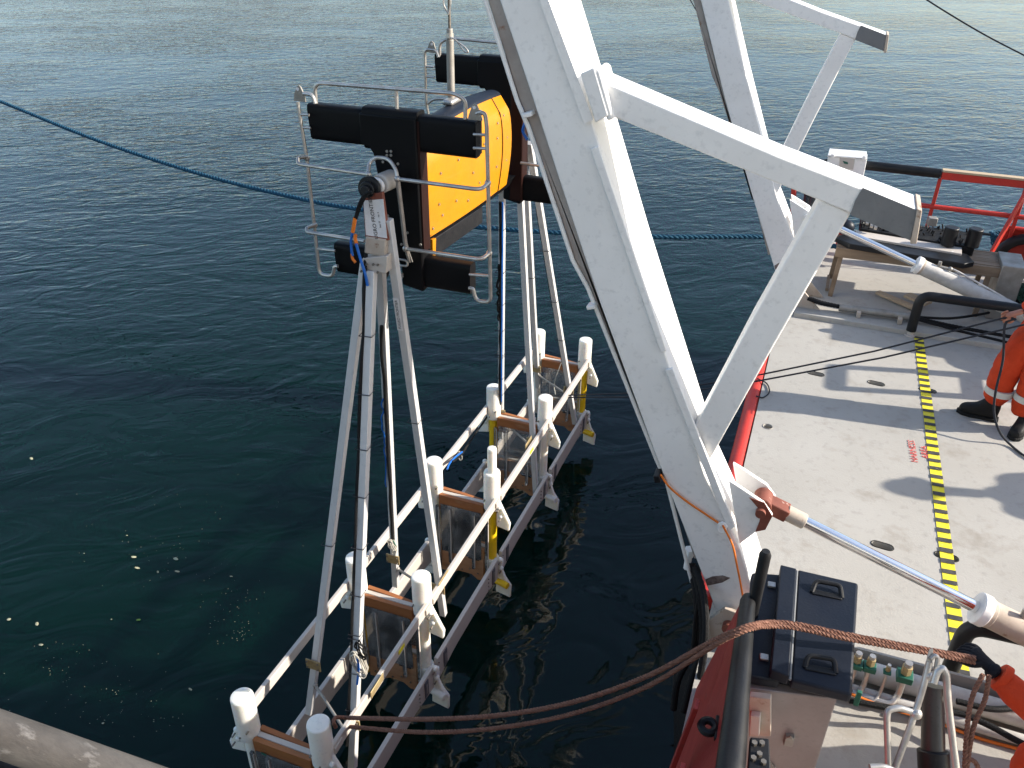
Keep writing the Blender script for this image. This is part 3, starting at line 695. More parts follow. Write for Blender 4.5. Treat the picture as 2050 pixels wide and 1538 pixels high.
# label plate and apex block carrying the poles
yl = 4.47
q = xz([r1(455, 905), r1(562, 895), r1(598, 1160), r1(470, 1140)], yl)
B().prism(q, yl, yl + .03, 'y').obj('pole_head', 'rust', fi, bevel=.003)
lp = [r1(462, 938), r1(570, 930), r1(591, 1145), r1(476, 1128)]
B().prism(xz(lp, yl), yl - .004, yl, 'y').obj('name_label', 'label', fi)
la = Yp(*r1(522, 1040), yl)
text('lettering', 'FUGRO FRONTIER', 'blackprint', .036, (la.x - .005, yl - .006, la.z), (-.10, 0, 1), (-1, 0, -.10), fi)
text('lettering', 'box 02  -  no. 2', 'blackprint', .016, (la.x + .035, yl - .006, la.z), (-.10, 0, 1), (-1, 0, -.10), fi)
q = xz([r1(472, 1132), r1(588, 1150), r1(582, 1250), r1(465, 1228)], yl)
B().prism(q, yl - .008, yl + .05, 'y').obj('pole_head_skirt', 'beige', fi, bevel=.012)

# sheathed signal cables: fish hub -> poles
cb_ = thing('signal_cable', 'black cables with orange and blue sleeves looping from the fish hub down the poles', 'cable', (-2.65, 4.4, 2.4))
def cable(px, y, r, m, name='cable_strand', n=8):
    P = [Yp(p[0], p[1], y if len(p) < 3 else p[2]) for p in px]
    return B().tube(catmull(P, n), r, 8).obj(name, m, cb_)
for dx_, rr_ in ((0, .0095), (5, .008)):
    cable([(740 + dx_, 384), (728 + dx_, 392), (718 + dx_, 412), (713 + dx_ * .6, 430), (711 + dx_ * .5, 438)], 4.40, rr_, 'hose')
cable([(711, 436), (708, 455), (706, 465)], 4.40, .013, 'orangecable', 'orange_sleeve'); cable([(712, 470), (711, 478), (714, 490)], 4.40, .012, 'orangecable', 'orange_sleeve')
cable([(706, 463), (703, 482), (704, 502), (706, 512)], 4.40, .009, 'bluecable'); cable([(713, 488), (722, 520), (731, 548), (736, 572)], 4.38, .0095, 'bluecable')
cable([(704, 508), (706, 518), (712, 526)], 4.40, .009, 'orangecable', 'orange_sleeve')

# ================================================================== HYDROPHONE FRAME
hf = thing('hydrophone_frame', 'long white lattice frame of plastic tubes and brown boards hanging over the water', 'sensor frame', (-2.75, 6.2, -1.6))
YS = [3.13, 4.68, 6.20, 7.74, 9.24]
def XR(y): return -2.525 + (y - 3.13) * .024
def XL(y): return -3.15 + (y - 3.13) * .024
def dome(cx, cy, z0, z1, r):
    n_ = 28; P = []; b = B(); prof = [(r, z0), (r, z1 - .02), (r * .97, z1 - .006), (r * .9, z1), (r * .3, z1 + .008), (.001, z1 + .009)]
    b.tube([(cx, cy, z) for _, z in prof], [p for p, _ in prof], n_); return b
for i, y in enumerate(YS):
    for side, x in ((1, XR(y)), (-1, XL(y))):
        special = (i == 2 and side == 1)
        dome(x, y, -.84, -.43 if not special else -.40, .083).obj('float_tube', 'plastic', hf)
        if special: dome(x, y, -.392, -.12, .045).obj('float_neck', 'plastic', hf)
        yel = (side == 1 and i in (2, 4)) or (side == -1 and i in (1, 3)) or (side == 1 and i == 0)
        B().cyl((x, y, -1.62 if not yel else -1.82, ), (x, y, -.842), .052 if not yel else .05, 22).obj('riser_pipe', 'ypipe' if yel else 'plastic', hf)
        B().cyl((x, y, -1.80), (x + .20 * side, y - .06, -1.80), .036, 16).obj('outlet_stub', 'ypipe' if yel else 'plastic', hf, bevel=.004)
        # clamp at the foot
        c_ = B(); c_.cyl((x, y, -1.64), (x, y, -1.50), .075, 20); c_.obox((x + .07 * side, y, -1.57), (1, 0, 0), (0, 1, 0), (0, 0, 1), .05, .035, .055); c_.obox((x - .07 * side, y, -1.57), (1, 0, 0), (0, 1, 0), (0, 0, 1), .04, .03, .05)
        c_.obj('clamp', 'plastic', hf, bevel=.01)
        c_ = B(); c_.sphere((x + .10 * side, y - .03, -1.49), .03); c_.sphere((x + .115 * side, y - .03, -1.60), .028); c_.sphere((x + .085 * side, y - .03, -.80), .026); c_.sphere((x + .10 * side, y - .02, -.92), .024)
        c_.obj('cap_nut', 'plastic', hf)
        bo = B()
        for (bx_, bz_) in ((.09, -.82), (.11, -.93), (-.05, -.72), (.02, -.80), (.11, -1.50), (.12, -1.62), (-.04, -1.56), (.0, -1.6)):
            bo.cyl((x + bx_ * side, y - .088, bz_), (x + bx_ * side, y - .05, bz_), .008, 6)
        bo.obj('bolt', 'bolt', hf)
        # fin plates outboard
        up_ = [(.07, -.70), (.10, -.78), (.20, -1.00), (.19, -1.09), (.055, -1.06), (.055, -.80)]
        lo_ = [(.06, -1.62), (.12, -1.64), (.155, -1.74), (.22, -1.84), (.215, -2.00), (.05, -1.96)]
        for nm, pl in (('upper_fin', up_), ('lower_fin', lo_)):
            B().prism([(x + a_ * side, b_) for a_, b_ in pl], y - .02, y + .02, 'y').obj(nm, 'plastic', hf, bevel=.01)
    x0, x1 = XL(y) + .07, XR(y) - .07
    # upper cross: white bar between two brown boards
    B().box(x0 - .02, x1 + .02, y - .022, y + .022, -.90, -.80).obj('cross_bar', 'rail', hf, bevel=.006)
    for s_ in (-1, 1):
        yb = y + s_ * .045
        board = [(x0, -.80), (x1, -.80), (x1, -1.0), (x1 - .04, -1.0), (x1 - .06, -.945), (x0 + .16, -.945), (x0 + .12, -.99), (x0, -.99)] if s_ < 0 else [(x0, -.785), (x1 - .25, -.80), (x1, -.83), (x1, -.93), (x0, -.93)]
        B().prism(board, yb - .02, yb + .02, 'y').obj('brown_board', 'brown', hf, bevel=.004)
    # lower cross: deep board with arched bottom
    B().box(x0 - .02, x1 + .02, y - .022, y + .022, -1.45, -1.375).obj('cross_bar', 'rail', hf, bevel=.006)
    for s_ in (-1, 1):
        yb = y + s_ * .045
        lb = [(x0, -1.40), (x0 + .03, -1.385), (x1, -1.385), (x1, -1.82), (x1 - .07, -1.82), (x1 - .14, -1.765), (x0 + .20, -1.765), (x0 + .13, -1.81), (x0, -1.81)]
        B().prism(lb, yb - .018, yb + .018, 'y').obj('brown_board', 'ply', hf, bevel=.004)
    B().prism([(x1 - .17, -1.50), (x1 - .05, -1.50), (x1 - .05, -1.545), (x1 - .17, -1.545)], y - .070, y - .064, 'y').obj('board_slot', 'darkhole', hf)
    b_ = B()
    for k in range(5): b_.cyl((x0 + .06 + k * .09, y - .072, -1.73 + .04 * (k % 2)), (x0 + .06 + k * .09, y - .06, -1.73 + .04 * (k % 2)), .009, 8)
    b_.obj('bolt', 'bolt', hf)
    # clear perspex panes with thick clear corner strips
    for s_ in (-1, 1):
        B().box(x0 + .02, x1 - .02, y + s_ * .075 - .003, y + s_ * .075 + .003, -1.52, -.90).obj('perspex_pane', 'clear', hf)
    for xx in (x0 - .03, x0 + .10, x1 - .12, x1 + .03):
        B().box(xx, xx + .028, y - .09, y - .066, -1.66, -.93).obj('clear_strip', 'clear', hf)
        B().box(xx + .03, xx + .036, y - .095, y - .078, -1.64, -.94).obj('clear_strip', 'rail', hf)
# rails
for X_, sd_ in ((XR, 1), (XL, -1)):
    for i in range(4):
        ya, yb = YS[i], YS[i + 1]
        ofs = .065 * sd_
        a_ = Vector((X_(ya) + ofs, ya + .02, -.72)); b_ = Vector((X_(yb) + ofs, yb - .02, -.72))
        B().beam(a_, b_, .035, .10).obj('upper_rail', 'rail', hf, bevel=.006)
        c_ = B(); c_.obox(a_ + Vector((.024 * sd_, .05, 0)), (0, 1, 0), (1, 0, 0), (0, 0, 1), .05, .008, .03); c_.obox(b_ + Vector((.024 * sd_, -.05, 0)), (0, 1, 0), (1, 0, 0), (0, 0, 1), .05, .008, .03)
        c_.obj('rail_end_plate', 'rail', hf, bevel=.003)
        # lower rail: wide, narrowed by an arch along its lower edge
        P = []; N_ = 14
        for k in range(N_ + 1):
            t = k / N_; P.append((ya + .05 + (yb - ya - .10) * t, (-1.72 if sd_ > 0 else -1.76) + .055 * min(1, 4 * min(t, 1 - t))))
        poly = [(p[0], -1.45) for p in P][::-1] + P
        xc = (X_(ya) + X_(yb)) / 2 + ofs * 1.15
        B().prism(poly, -.02, .02, 'x').obj('lower_rail', 'rail', hf, bevel=.005)
        o = bpy.context.scene.collection.objects[-1]
        ang = math.atan2(X_(yb) - X_(ya), yb - ya); me = o.data
        for v in me.vertices: v.co.x += X_(v.co.y) + ofs * 1.15
        for yy in (ya + .19, yb - .19):
            B().obox((X_(yy) + ofs * 1.15 + .024 * sd_, yy, -1.575), (0, 1, 0), (1, 0, 0), (0, 0, 1), .035, .004, .095).obj('hinge_plate', 'hinge', hf, bevel=.002)
            B().obox((X_(yy) + ofs * 1.15 + .029 * sd_, yy, -1.575), (0, 1, 0), (1, 0, 0), (0, 0, 1), .012, .002, .055).obj('hinge_insert', 'dullsteel', hf)
            bb = B()
            for k in range(4): bb.sphere((X_(yy) + ofs * 1.15 + .024 * sd_, yy + .026, -1.65 + .05 * k), .006, 6, 4); bb.sphere((X_(yy) + ofs * 1.15 + .024 * sd_, yy - .055 * sd_ - .08, -1.65 + .05 * k), .008, 6, 4)
            bb.obj('bolt', 'bolt', hf)
for p in ((755, 1118 + 0), ):
    pass
for (px, py, ii) in ((790, 1295, 0), (1045, 898, 0)):
    c = Zp(px, py, -.72); c.x = XR(c.y) + .065 + .0195; B().obox(c, (0, 1, 0), (1, 0, 0), (0, 0, 1), .05, .002, .018).obj('warning_label', 'ylabel', hf)
# poles
def pole(p0, p1, w=.055):
    return B().beam(p0, p1, w, w, up=(0, 1, 0)).obj('pole', 'pole', hf, bevel=.004)
PF = [((-2.665, 4.50, 2.42), (-3.09, 3.74, -1.32)), ((-2.585, 4.44, 2.40), (-2.46, 3.36, -1.20)), ((-2.60, 4.58, 2.40), (-3.06, 5.24, -1.25)), ((-2.48, 4.50, 2.74), (-2.46, 5.02, -1.20))]
PR = [((-2.66, 6.98, 2.6), (-3.02, 7.93, -1.25)), ((-2.52, 6.98, 2.6), (-2.41, 7.50, -1.66)), ((-2.47, 7.02, 2.50), (-3.02, 9.36, -1.5)), ((-2.42, 7.0, 2.6), (-2.37, 8.92, -1.50))]
for a_, b_ in PF + PR: pole(a_, b_)
def at_z(seg, z):
    a_, b_ = Vector(seg[0]), Vector(seg[1]); t = (z - a_.z) / (b_.z - a_.z); return a_.lerp(b_, t)
for seg in PF + PR:
    c = at_z(seg, -.80); B().obox(c + Vector((0, -.034, 0)), (1, 0, 0), (0, 1, 0), (0, 0, 1), .065, .006, .05).obj('pole_bracket', 'brass', hf, bevel=.003)
    bb = B()
    for dx_ in (-.05, .045):
        for dz_ in (-.03, .03): bb.cyl(c + Vector((dx_, -.05, dz_)), c + Vector((dx_, -.03, dz_)), .008, 6)
    bb.obj('bolt', 'bolt', hf)
for A_, B_, z in ((PF[0], PF[1], -1.0), (PF[2], PF[3], -.96), (PR[0], PR[1], -.92), (PR[2], PR[3], -.95)):
    B().cyl(at_z(A_, z), at_z(B_, z), .012, 10).obj('tie_rod', 'dullsteel', hf)
    b_ = B(); b_.sphere(at_z(A_, z).lerp(at_z(B_, z), .06), .022, 8, 6); b_.sphere(at_z(A_, z).lerp(at_z(B_, z), .94), .022, 8, 6); b_.obj('rod_nut', 'dullsteel', hf)
# beige gusset brackets on the right rail
for p in ((745, 1345), (881, 1152), (1053, 868), (1130, 775)):
    c = Xp(*p, -2.44); c.z = max(min(c.z, -.68), -.76); B().obox(c + Vector((.03, 0, 0)), (0, 1, 0), (1, 0, 0), (0, 0, 1), .10, .005, .035).obj('rail_bracket', 'brass', hf, bevel=.004)
# head brackets
B().prism(xz([(722, 520), (772, 515), (770, 550), (718, 545)], 4.42), 4.44, 4.52, 'y').obj('head_bracket', 'rail', hf, bevel=.004)
bb = B()
for p in ((727, 527), (735, 529), (748, 529), (757, 530), (724, 543), (748, 545), (757, 545)): c = Yp(*p, 4.43); bb.cyl(c, c + Vector((0, -.012, 0)), .008, 6)
bb.obj('bolt', 'bolt', hf)
# label on the right-hand pole
sg = PF[3]; c = at_z(sg, 2.05); d_ = (Vector(sg[0]) - Vector(sg[1])).normalized()
B().obox(c + Vector((-.006, -.032, 0)), d_, (1, 0, 0), (0, 1, 0), .13, .02, .0015).obj('name_label', 'label', hf)
text('lettering', 'FUGRO FRONTIER', 'blackprint', .028, c + Vector((-.004, -.0345, 0)), d_, (-1, 0, 0), hf)
# cable looms taped along the poles
loom = thing('cable_loom', 'black and blue cable looms tied along the poles and frame rail', 'cable loom', (-2.6, 5, 0))
def along(seg, z0, z1, off, r, m, wob=.006, n_=16, nm='loom_cable'):
    P = []
    for k in range(n_ + 1):
        z = z0 + (z1 - z0) * k / n_; p = at_z(seg, z) + Vector(off); P.append(p + Vector((random.uniform(-wob, wob), random.uniform(-wob, wob), 0)))
    return B().tube(catmull(P, 3), r, 7).obj(nm, m, loom)
along(PF[1], 2.5, -1.0, (-.042, -.01, 0), .013, 'hose'); along(PF[1], 2.45, -1.0, (-.036, -.03, 0), .010, 'hose'); along(PF[1], 2.2, -.4, (-.05, .01, 0), .006, 'bluecable')
along(PF[2], 1.9, -.55, (.01, -.045, 0), .013, 'hose', .008); along(PF[2], 1.2, .2, (-.02, -.045, 0), .006, 'bluecable', .01)
along(PR[0], 2.0, -.65, (-.0, -.04, 0), .012, 'hose'); along(PR[0], 2.0, -.6, (.018, -.04, 0), .007, 'bluecable', .003); along(PR[0], 1.3, .6, (-.02, -.045, 0), .012, 'hose', .012)
along(PR[3], 1.9, -.9, (-.035, 0, 0), .008, 'hose', .003)
# zip ties round the poles
def ties(seg, zs, h=.034):
    for z in zs:
        c = at_z(seg, z); b = B(); b.tube([c + Vector((-h - .02, -h - .012, 0)), c + Vector((h, -h, 0)), c + Vector((h, h, .004)), c + Vector((-h - .02, h, .004))], .0035, 5, closed=True)
        b.obj('cable_tie', 'blackprint', loom)
ties(PF[1], [2.0, 1.62, 1.25, .92, .55, .2, -.1, -.13, -.4, -.7]); ties(PF[0], [.3]); ties(PF[3], [1.1]); ties(PR[0], [1.7, 1.2, .8, .45, .1, .07, -.25, -.5]); ties(PR[3], [1.4, .7, .1]); ties(PR[2], [.9])
# loom bends onto the left rail toward the float
P = [(990, 790, 7.80), (984, 818, 7.75), (968, 845, 7.62), (950, 870, 7.35), (935, 893, 7.05), (922, 912, 6.8), (905, 925, 6.5)]
B().tube(catmull([Yp(*p) for p in P], 6), .012, 8).obj('loom_cable', 'hose', loom)
P = [(925, 905, 6.85), (912, 915, 6.65), (900, 928, 6.45), (895, 940, 6.35)]
B().tube(catmull([Yp(*p) for p in P], 6), .010, 8).obj('loom_cable', 'bluecable', loom)
def coil(px, y, rx, rz, n_, m, label):
    b = B(); c = Yp(*px, y)
    for k in range(n_):
        P = []
        for a_ in range(12):
            t = 2 * math.pi * a_ / 12; q = Vector((math.cos(t) * rx * random.uniform(.85, 1.1), -.01 * k + random.uniform(-.01, .01), math.sin(t) * rz * random.uniform(.9, 1.1)))
            sh = .25 * (k - n_ / 2) / n_; P.append(c + Vector((q.x * math.cos(sh) - q.z * math.sin(sh) + q.z * -.3, q.y, q.x * math.sin(sh) + q.z * math.cos(sh))))
        b.tube(catmull(P, 3, True), .0055, 6, closed=True)
    return b.obj('cable_coil', m, loom)
coil((722, 1325), 3.45, .045, .10, 5, 'greytie', ''); coil((787, 1092), 5.05, .03, .07, 4, 'greytie', ''); coil((921, 912), 6.9, .02, .05, 2, 'greytie', '')
coil((725, 1300), 3.42, .03, .07, 3, 'hose', '')
cg = Yp(780, 1082, 5.05); B().tube(catmull([cg, cg + Vector((.03, 0, .01)), cg + Vector((.055, -.01, -.01)), cg + Vector((.06, -.01, -.04))], 5), .006, 6).obj('green_tie', 'green', loom)
B().tube(catmull([Yp(*p, 3.42) for p in [(716, 1320), (718, 1340), (715, 1370)]], 4), .008, 6).obj('loom_cable', 'bluecable', loom)
B().tube(catmull([Yp(*p) for p in [(1128, 715, 8.9), (1110, 765, 8.9), (1112, 790, 8.8)]], 4), .006, 6).obj('loom_cable', 'greytie', loom)
# green tape on the first pane
c = Yp(528, 1510, 3.05); B().obox(c, (1, 0, -.2), (0, 1, 0), (.2, 0, 1), .02, .002, .009).obj('green_tape', 'green', hf)

# ------------------------------------------------------------------ lifting wire with grip
lw = thing('lifting_wire', 'twisted steel lifting wire with a braided grip above the yellow fish', 'wire', (-2.7, 6, 3.6))
b = B(); b.rope([(-2.565, 5.7, 4.02), (-2.585, 5.7, 6.75)], .021, .075, 3, 6); b.obj('braided_grip', 'wire', lw)
B().cyl((-2.565, 5.7, 3.66), (-2.565, 5.7, 4.10), .010, 8).obj('core_wire', 'wire', lw)
for k in range(2):
    P = [Vector((-2.565 + .018 * (1 - 2 * k), 5.69, 4.06)), Vector((-2.565 + .012 * (1 - 2 * k), 5.68, 3.95)), Vector((-2.571 + .026 * (1 - 2 * k), 5.68, 3.85)), Vector((-2.56, 5.675, 3.78))]
    B().tube(catmull(P, 6), .005, 7).obj('grip_loop', 'steel', lw)
P = [Yp(*p, 5.66) for p in [(902, 75), (912, 80), (920, 90), (930, 104), (937, 104), (932, 96), (922, 88), (913, 82)]]
B().tube(catmull(P, 5), .005, 7).obj('grip_tail', 'steel', lw)

for _t in (fi, cb_, hf, loom, lw): scale_about_cam(_t)  # fish, frame, cables and wire shrunk about the camera position, so nearer
# ------------------------------------------------------------------ blue mooring rope
P = [Dp(-60, 182, 14.5), Dp(0, 203, 14), Dp(200, 283, 12.8), Dp(420, 354, 11.8), Dp(620, 402, 11), Dp(725, 420, 10.6), Dp(900, 448, 10.2), Dp(1050, 462, 9.9), Dp(1300, 474, 9.7), Dp(1535, 475, 9.7), Vector((.2, 9.85, 1.0)), Vector((1.3, 9.95, .98))]
b = B(); b.rope(P, .028, .17, 3, 6); tag(b.obj('mooring_rope', 'bluerope'), 'blue three strand mooring rope stretched across the water behind the fish', 'rope')

# ------------------------------------------------------------------ brown hauling ropes
br = thing('hauling_rope', 'brown twisted rope running from the gloved hand over the black box to the white frame', 'rope', (0, 3, 1.9))
hA = Dp(1952, 1318, 3.60); bxp = Zp(1560, 1247, 1.90); b2 = Zp(1460, 1268, 1.93)
e1 = Xp(690, 1437, -1.952); e2 = Xp(700, 1455, -1.952)
P = [hA, Dp(1850, 1300, 3.58), Zp(1700, 1272, 1.865), bxp, b2, Dp(1300, 1352, 3.95), Dp(1150, 1405, 4.1), Dp(1000, 1432, 4.25), Dp(850, 1440, 4.4), e1]
b = B(); b.rope(P, .0125, .05, 3, 5, step=.009); b.obj('rope_strand', 'brownrope', br)
P = [hA + Vector((0, -.012, -.012)), Dp(1850, 1306, 3.57), Zp(1700, 1280, 1.86), Zp(1560, 1254, 1.895), Zp(1460, 1276, 1.925), Dp(1300, 1372, 3.95), Dp(1150, 1428, 4.1), Dp(1000, 1457, 4.25), Dp(850, 1466, 4.4), e2]
b = B(); b.rope(P, .0115, .05, 3, 5, step=.009); b.obj('rope_strand', 'brownrope', br)
b = B(); b.rope([e1, Xp(672, 1437, -1.952), Xp(668, 1447, -1.94), Xp(672, 1456, -1.96)], .011, .05, 3, 5); b.obj('rope_loop', 'brownrope', br)
for off, pts in ((0, [(1968, 1350), (1945, 1400), (1935, 1470), (1930, 1560)]), (1, [(1980, 1352), (1972, 1400), (1948, 1460), (1932, 1560)]), (2, [(1930, 1520), (1950, 1524), (1962, 1545)])):
    b = B(); b.rope([Dp(*p, 3.42) for p in pts], .010, .045, 3, 5); b.obj('rope_tail', 'brownrope', br)

# ------------------------------------------------------------------ dark taglines to person
tl = thing('tagline', 'thin dark tag lines from the worker in orange to the white frame', 'line', (1.2, 6.8, 1.2))
H1 = Vector((1.515, 6.72, 1.765))
for k, (s_, m_) in enumerate(((H1, Zp(1524, 750, .93)), (Yp(2060, 648, 6.6), Zp(1512, 764, .93)))):
    B().tube([s_, s_.lerp(m_, .5) - Vector((0, 0, .03)), m_], .0075, 7).obj('line_strand', 'darkrope', tl)
    e_ = Xp(1128, 792 + 4 * k, -1.904); B().tube(catmull([m_, m_.lerp(e_, .5) - Vector((0, 0, .06)), e_], 6), .006, 6).obj('line_strand', 'darkrope', tl)
P = [H1, H1 + Vector((.07, -.02, .01)), Yp(2012, 650, 6.7), Yp(2008, 720, 6.62), Yp(1994, 780, 6.55), Yp(1990, 825, 6.5), Yp(2000, 862, 6.42), Zp(2020, 888, DK + .02), Zp(2060, 918, DK + .012), Zp(2120, 940, DK + .012)]
B().tube(catmull(P, 6), .0095, 8).obj('line_tail', 'darkrope', tl)
P = [Zp(1516, 758, DK + .02), Zp(1535, 768, DK + .012), Zp(1540, 785, DK + .012), Zp(1528, 796, DK + .012), Zp(1514, 793, DK + .012)]
B().tube(catmull(P, 5), .006, 6).obj('line_tail', 'darkrope', tl)

# ------------------------------------------------------------------ thin wires top right
P = [Dp(1840, -10, 11), Dp(1900, 28, 10.9), Dp(1975, 72, 10.8), Dp(2060, 116, 10.7)]
tag(B().tube(catmull(P, 5), .010, 6).obj('stay_wire', 'darkrope'), 'thin dark wire crossing the water at the top right corner', 'wire')
P = [Dp(1376, -10, 10.2), Dp(1410, 50, 10.1), Dp(1440, 112, 10.0), Dp(1480, 175, 9.9)]
tag(B().tube(catmull(P, 5), .006, 6).obj('stay_wire', 'darkrope'), 'thin dark wire running down behind the far white leg', 'wire')

# ================================================================== DECK GEAR FAR SIDE
YRL = 10.27
rl = thing('deck_railing', 'red painted ship railing with timber top and black padded section on the far side', 'railing', (1.5, YRL, DK))
B().box(1.25, 6, YRL - .035, YRL + .045, 1.78, 1.86).obj('top_rail', 'red', rl, bevel=.008)
B().box(1.25, 6, YRL - .04, YRL + .05, 1.862, 1.885).obj('timber_cap', 'paleband', rl, bevel=.004)
B().tube([(-.03, YRL, 1.60), (.0, YRL, 1.80), (.10, YRL, 1.84), (1.24, YRL, 1.835)], .052, 16).obj('padded_rail', 'black', rl)
B().cyl((.0, YRL, 1.46), (6, YRL, 1.46), .028, 12).obj('mid_rail', 'red', rl)
for x in (1.25, 2.10, 3.1, 4.1, .02):
    B().box(x - .018, x + .018, YRL - .022, YRL + .022, DK, 1.78).obj('post', 'red', rl, bevel=.004)
B().prism([(2.02, DK), (6, DK), (6, 1.32), (2.10, 1.32), (2.02, 1.25)], YRL + .03, YRL + .06, 'y').obj('bulwark_panel', 'red', rl)
B().tube([(2.06, YRL + .02, 1.32), (6, YRL + .02, 1.32)], .025, 10).obj('bulwark_cap', 'red', rl)
B().beam((2.12, YRL - .02, 1.80), (1.86, YRL - .3, DK), .03, .05).obj('stay', 'red', rl, bevel=.004)
tag(B().tube([(2.28 + .24 * math.cos(a_ * math.pi / 12), YRL - .05, 1.0 + .24 * math.sin(a_ * math.pi / 12)) for a_ in range(24)], .06, 12, closed=True).obj('tyre_fender', 'black'), 'black rubber tyre ring against the red bulwark at the far right', 'tyre')
wb = thing('white_junction_box', 'white cabinet with a green mark fixed on the far padded railing', 'cabinet', (.25, 10.2, 1.5))
bw = [Yp(1658, 312, 10.12), Yp(1736, 318, 10.12), Yp(1728, 360, 10.12), Yp(1652, 352, 10.12)]
B().loft([bw[0], bw[3] - Vector((0, 0, .2)), bw[2] - Vector((0, 0, .2)), bw[1]], [v + Vector((0, .2, 0)) for v in (bw[0], bw[3] - Vector((0, 0, .2)), bw[2] - Vector((0, 0, .2)), bw[1])]).obj('cabinet_body', 'white', wb, bevel=.006)
ld = [Yp(1661, 297, 10.22), Yp(1735, 303, 10.22), Yp(1736, 317, 10.12), Yp(1657, 311, 10.12)]
B().loft(ld, [v - Vector((0, 0, .02)) for v in ld]).obj('cabinet_lid', 'white', wb, bevel=.003)
dp = [Yp(1681, 315, 10.112), Yp(1712, 317, 10.112), Yp(1708, 340, 10.112), Yp(1680, 338, 10.112)]
B().loft(dp[::-1], [v + Vector((0, .008, 0)) for v in dp[::-1]]).obj('cabinet_panel', 'rail', wb, bevel=.002)
gm = [Yp(1687, 322, 10.106), Yp(1697, 325, 10.106), Yp(1698, 329, 10.106), Yp(1690, 328, 10.106)]
B()._add(gm, [(0, 3, 2, 1)]).obj('green_mark', 'green', wb, smooth=False)
for p in ((1667, 312), (1730, 316)):
    c = Yp(*p, 10.10); B().obox(c, (1, 0, 0), (0, 1, 0), (0, 0, 1), .018, .02, .022).obj('hinge', 'white', wb, bevel=.004)
B().box(.12, .17, 10.2, 10.26, DK, 1.6).obj('cabinet_stand', 'red', wb)
B().box(.33, .38, 10.2, 10.26, DK, 1.6).obj('cabinet_stand', 'red', wb)

bn = thing('timber_bench', 'low brown timber trestle bench standing on the far side of the deck', 'bench', (1, 8.9, DK))
ba = Vector((.30, 8.80, 1.33)); be = Vector((1.86, 8.84, 1.33)); dd = (be - ba).normalized()
B().beam(ba, be, .03, .10).obj('front_rail', 'wood', bn, bevel=.003)
B().beam(ba + Vector((.05, .42, 0)), be + Vector((.05, .42, 0)), .03, .10).obj('back_rail', 'wood', bn, bevel=.003)
for k in range(4):
    o_ = Vector((0, .075 + .09 * k, .04)); B().beam(ba + o_, be + o_, .082, .022).obj('plank', 'wood', bn, bevel=.002)
for x, yy, l in ((.36, 8.82, 0), (.34, 9.22, 0), (1.74, 8.86, 0), (1.74, 9.24, 0)):
    B().beam((x, yy, 1.30), (x - .02, yy - (.04 if yy < 9 else -.05), DK), .045, .045, up=(0, 1, 0)).obj('leg', 'wood', bn, bevel=.003)
B().beam((.30, 8.86, DK + .03), (.30, 9.24, DK + .03), .03, .03).obj('stretcher', 'wood', bn)
B().beam(be + Vector((0, -.01, 0)), be + Vector((.0, .44, 0)), .03, .11).obj('end_board', 'wood', bn, bevel=.003)
sp = thing('sparker_sled', 'long dark gear tray with a pale strip lying on the timber bench', 'sled', (1, 9, 1.4))
ZT = 1.385
P = [Zp(1672, 478, ZT + .03), Zp(1700, 470, ZT + .03), Zp(1935, 512, ZT + .03), Zp(1950, 528, ZT + .03), Zp(1930, 532, ZT + .03), Zp(1700, 492, ZT + .03)]
B().loft([p - Vector((0, 0, .035)) for p in P[::-1]], [p + Vector((0, 0, .02)) for p in P[::-1]]).obj('tray', 'black', sp, bevel=.008)
P = [Zp(1712, 463, ZT + .06), Zp(1925, 497, ZT + .06), Zp(1925, 510, ZT + .06), Zp(1716, 475, ZT + .06)]
B().loft([p - Vector((0, 0, .02)) for p in P[::-1]], [p + Vector((0, 0, .01)) for p in P[::-1]]).obj('pale_strip', 'rail', sp, bevel=.003)
P = [Zp(1722, 440, ZT + .07), Zp(1950, 470, ZT + .07), Zp(1950, 500, ZT + .07), Zp(1722, 462, ZT + .07)]
B().loft([p - Vector((0, 0, .07)) for p in P[::-1]], [p + Vector((0, 0, .02)) for p in P[::-1]]).obj('electrode_bed', 'hose', sp, bevel=.006)
eb = B(); rnd = random.Random(3)
for k in range(90):
    t = rnd.random(); u_ = rnd.random(); p = P[0].lerp(P[1], t).lerp(P[3].lerp(P[2], t), u_); eb.cyl(p, p + Vector((rnd.uniform(-.03, .03), rnd.uniform(-.03, .03), rnd.uniform(.03, .07))), .008, 5)
eb.obj('electrode_tip', 'black', sp, kind='stuff')
for (a_, b_) in ((1733, 447), (1742, 452), (1750, 455)):
    c = Zp(a_, b_, ZT + .14); B().cyl(c, c + Vector((.03, 0, 0)), .024, 14).obj('clamp_ring', 'steel', sp)
c = Zp(1692, 452, ZT + .12); B().sphere(c + Vector((0, .02, -.02)), .09, 14, 10, (1.1, .8, .9)).obj('rounded_nose', 'navy', sp)
for px_, py_ in ((1902, 462), (1950, 465)):
    c = Zp(px_, py_ + 10, ZT + .18); N_ = 12
    ring = [(c.x + .072 * math.cos(math.pi * 2 * k / N_), c.y + .06 * math.sin(math.pi * 2 * k / N_)) for k in range(N_)]
    b = B(); b.cyl(c - Vector((0, 0, .10)), c + Vector((0, 0, .09)), .068, 20)
    b.obj('canister', 'black', sp, bevel=.01)
c = Yp(1967, 468, 8.95); B().cyl(c, c + Vector((.07, 0, 0)), .012, 8).obj('spigot', 'black', sp)
gb = tag(B().prism([(1.82, 8.8), (2.03, 8.8), (2.03, 9.2), (1.82, 9.2)], DK, 1.42, 'z').obj('grey_crate', 'dullsteel', bevel=.008), 'small grey metal crate at the right end of the timber bench', 'crate')
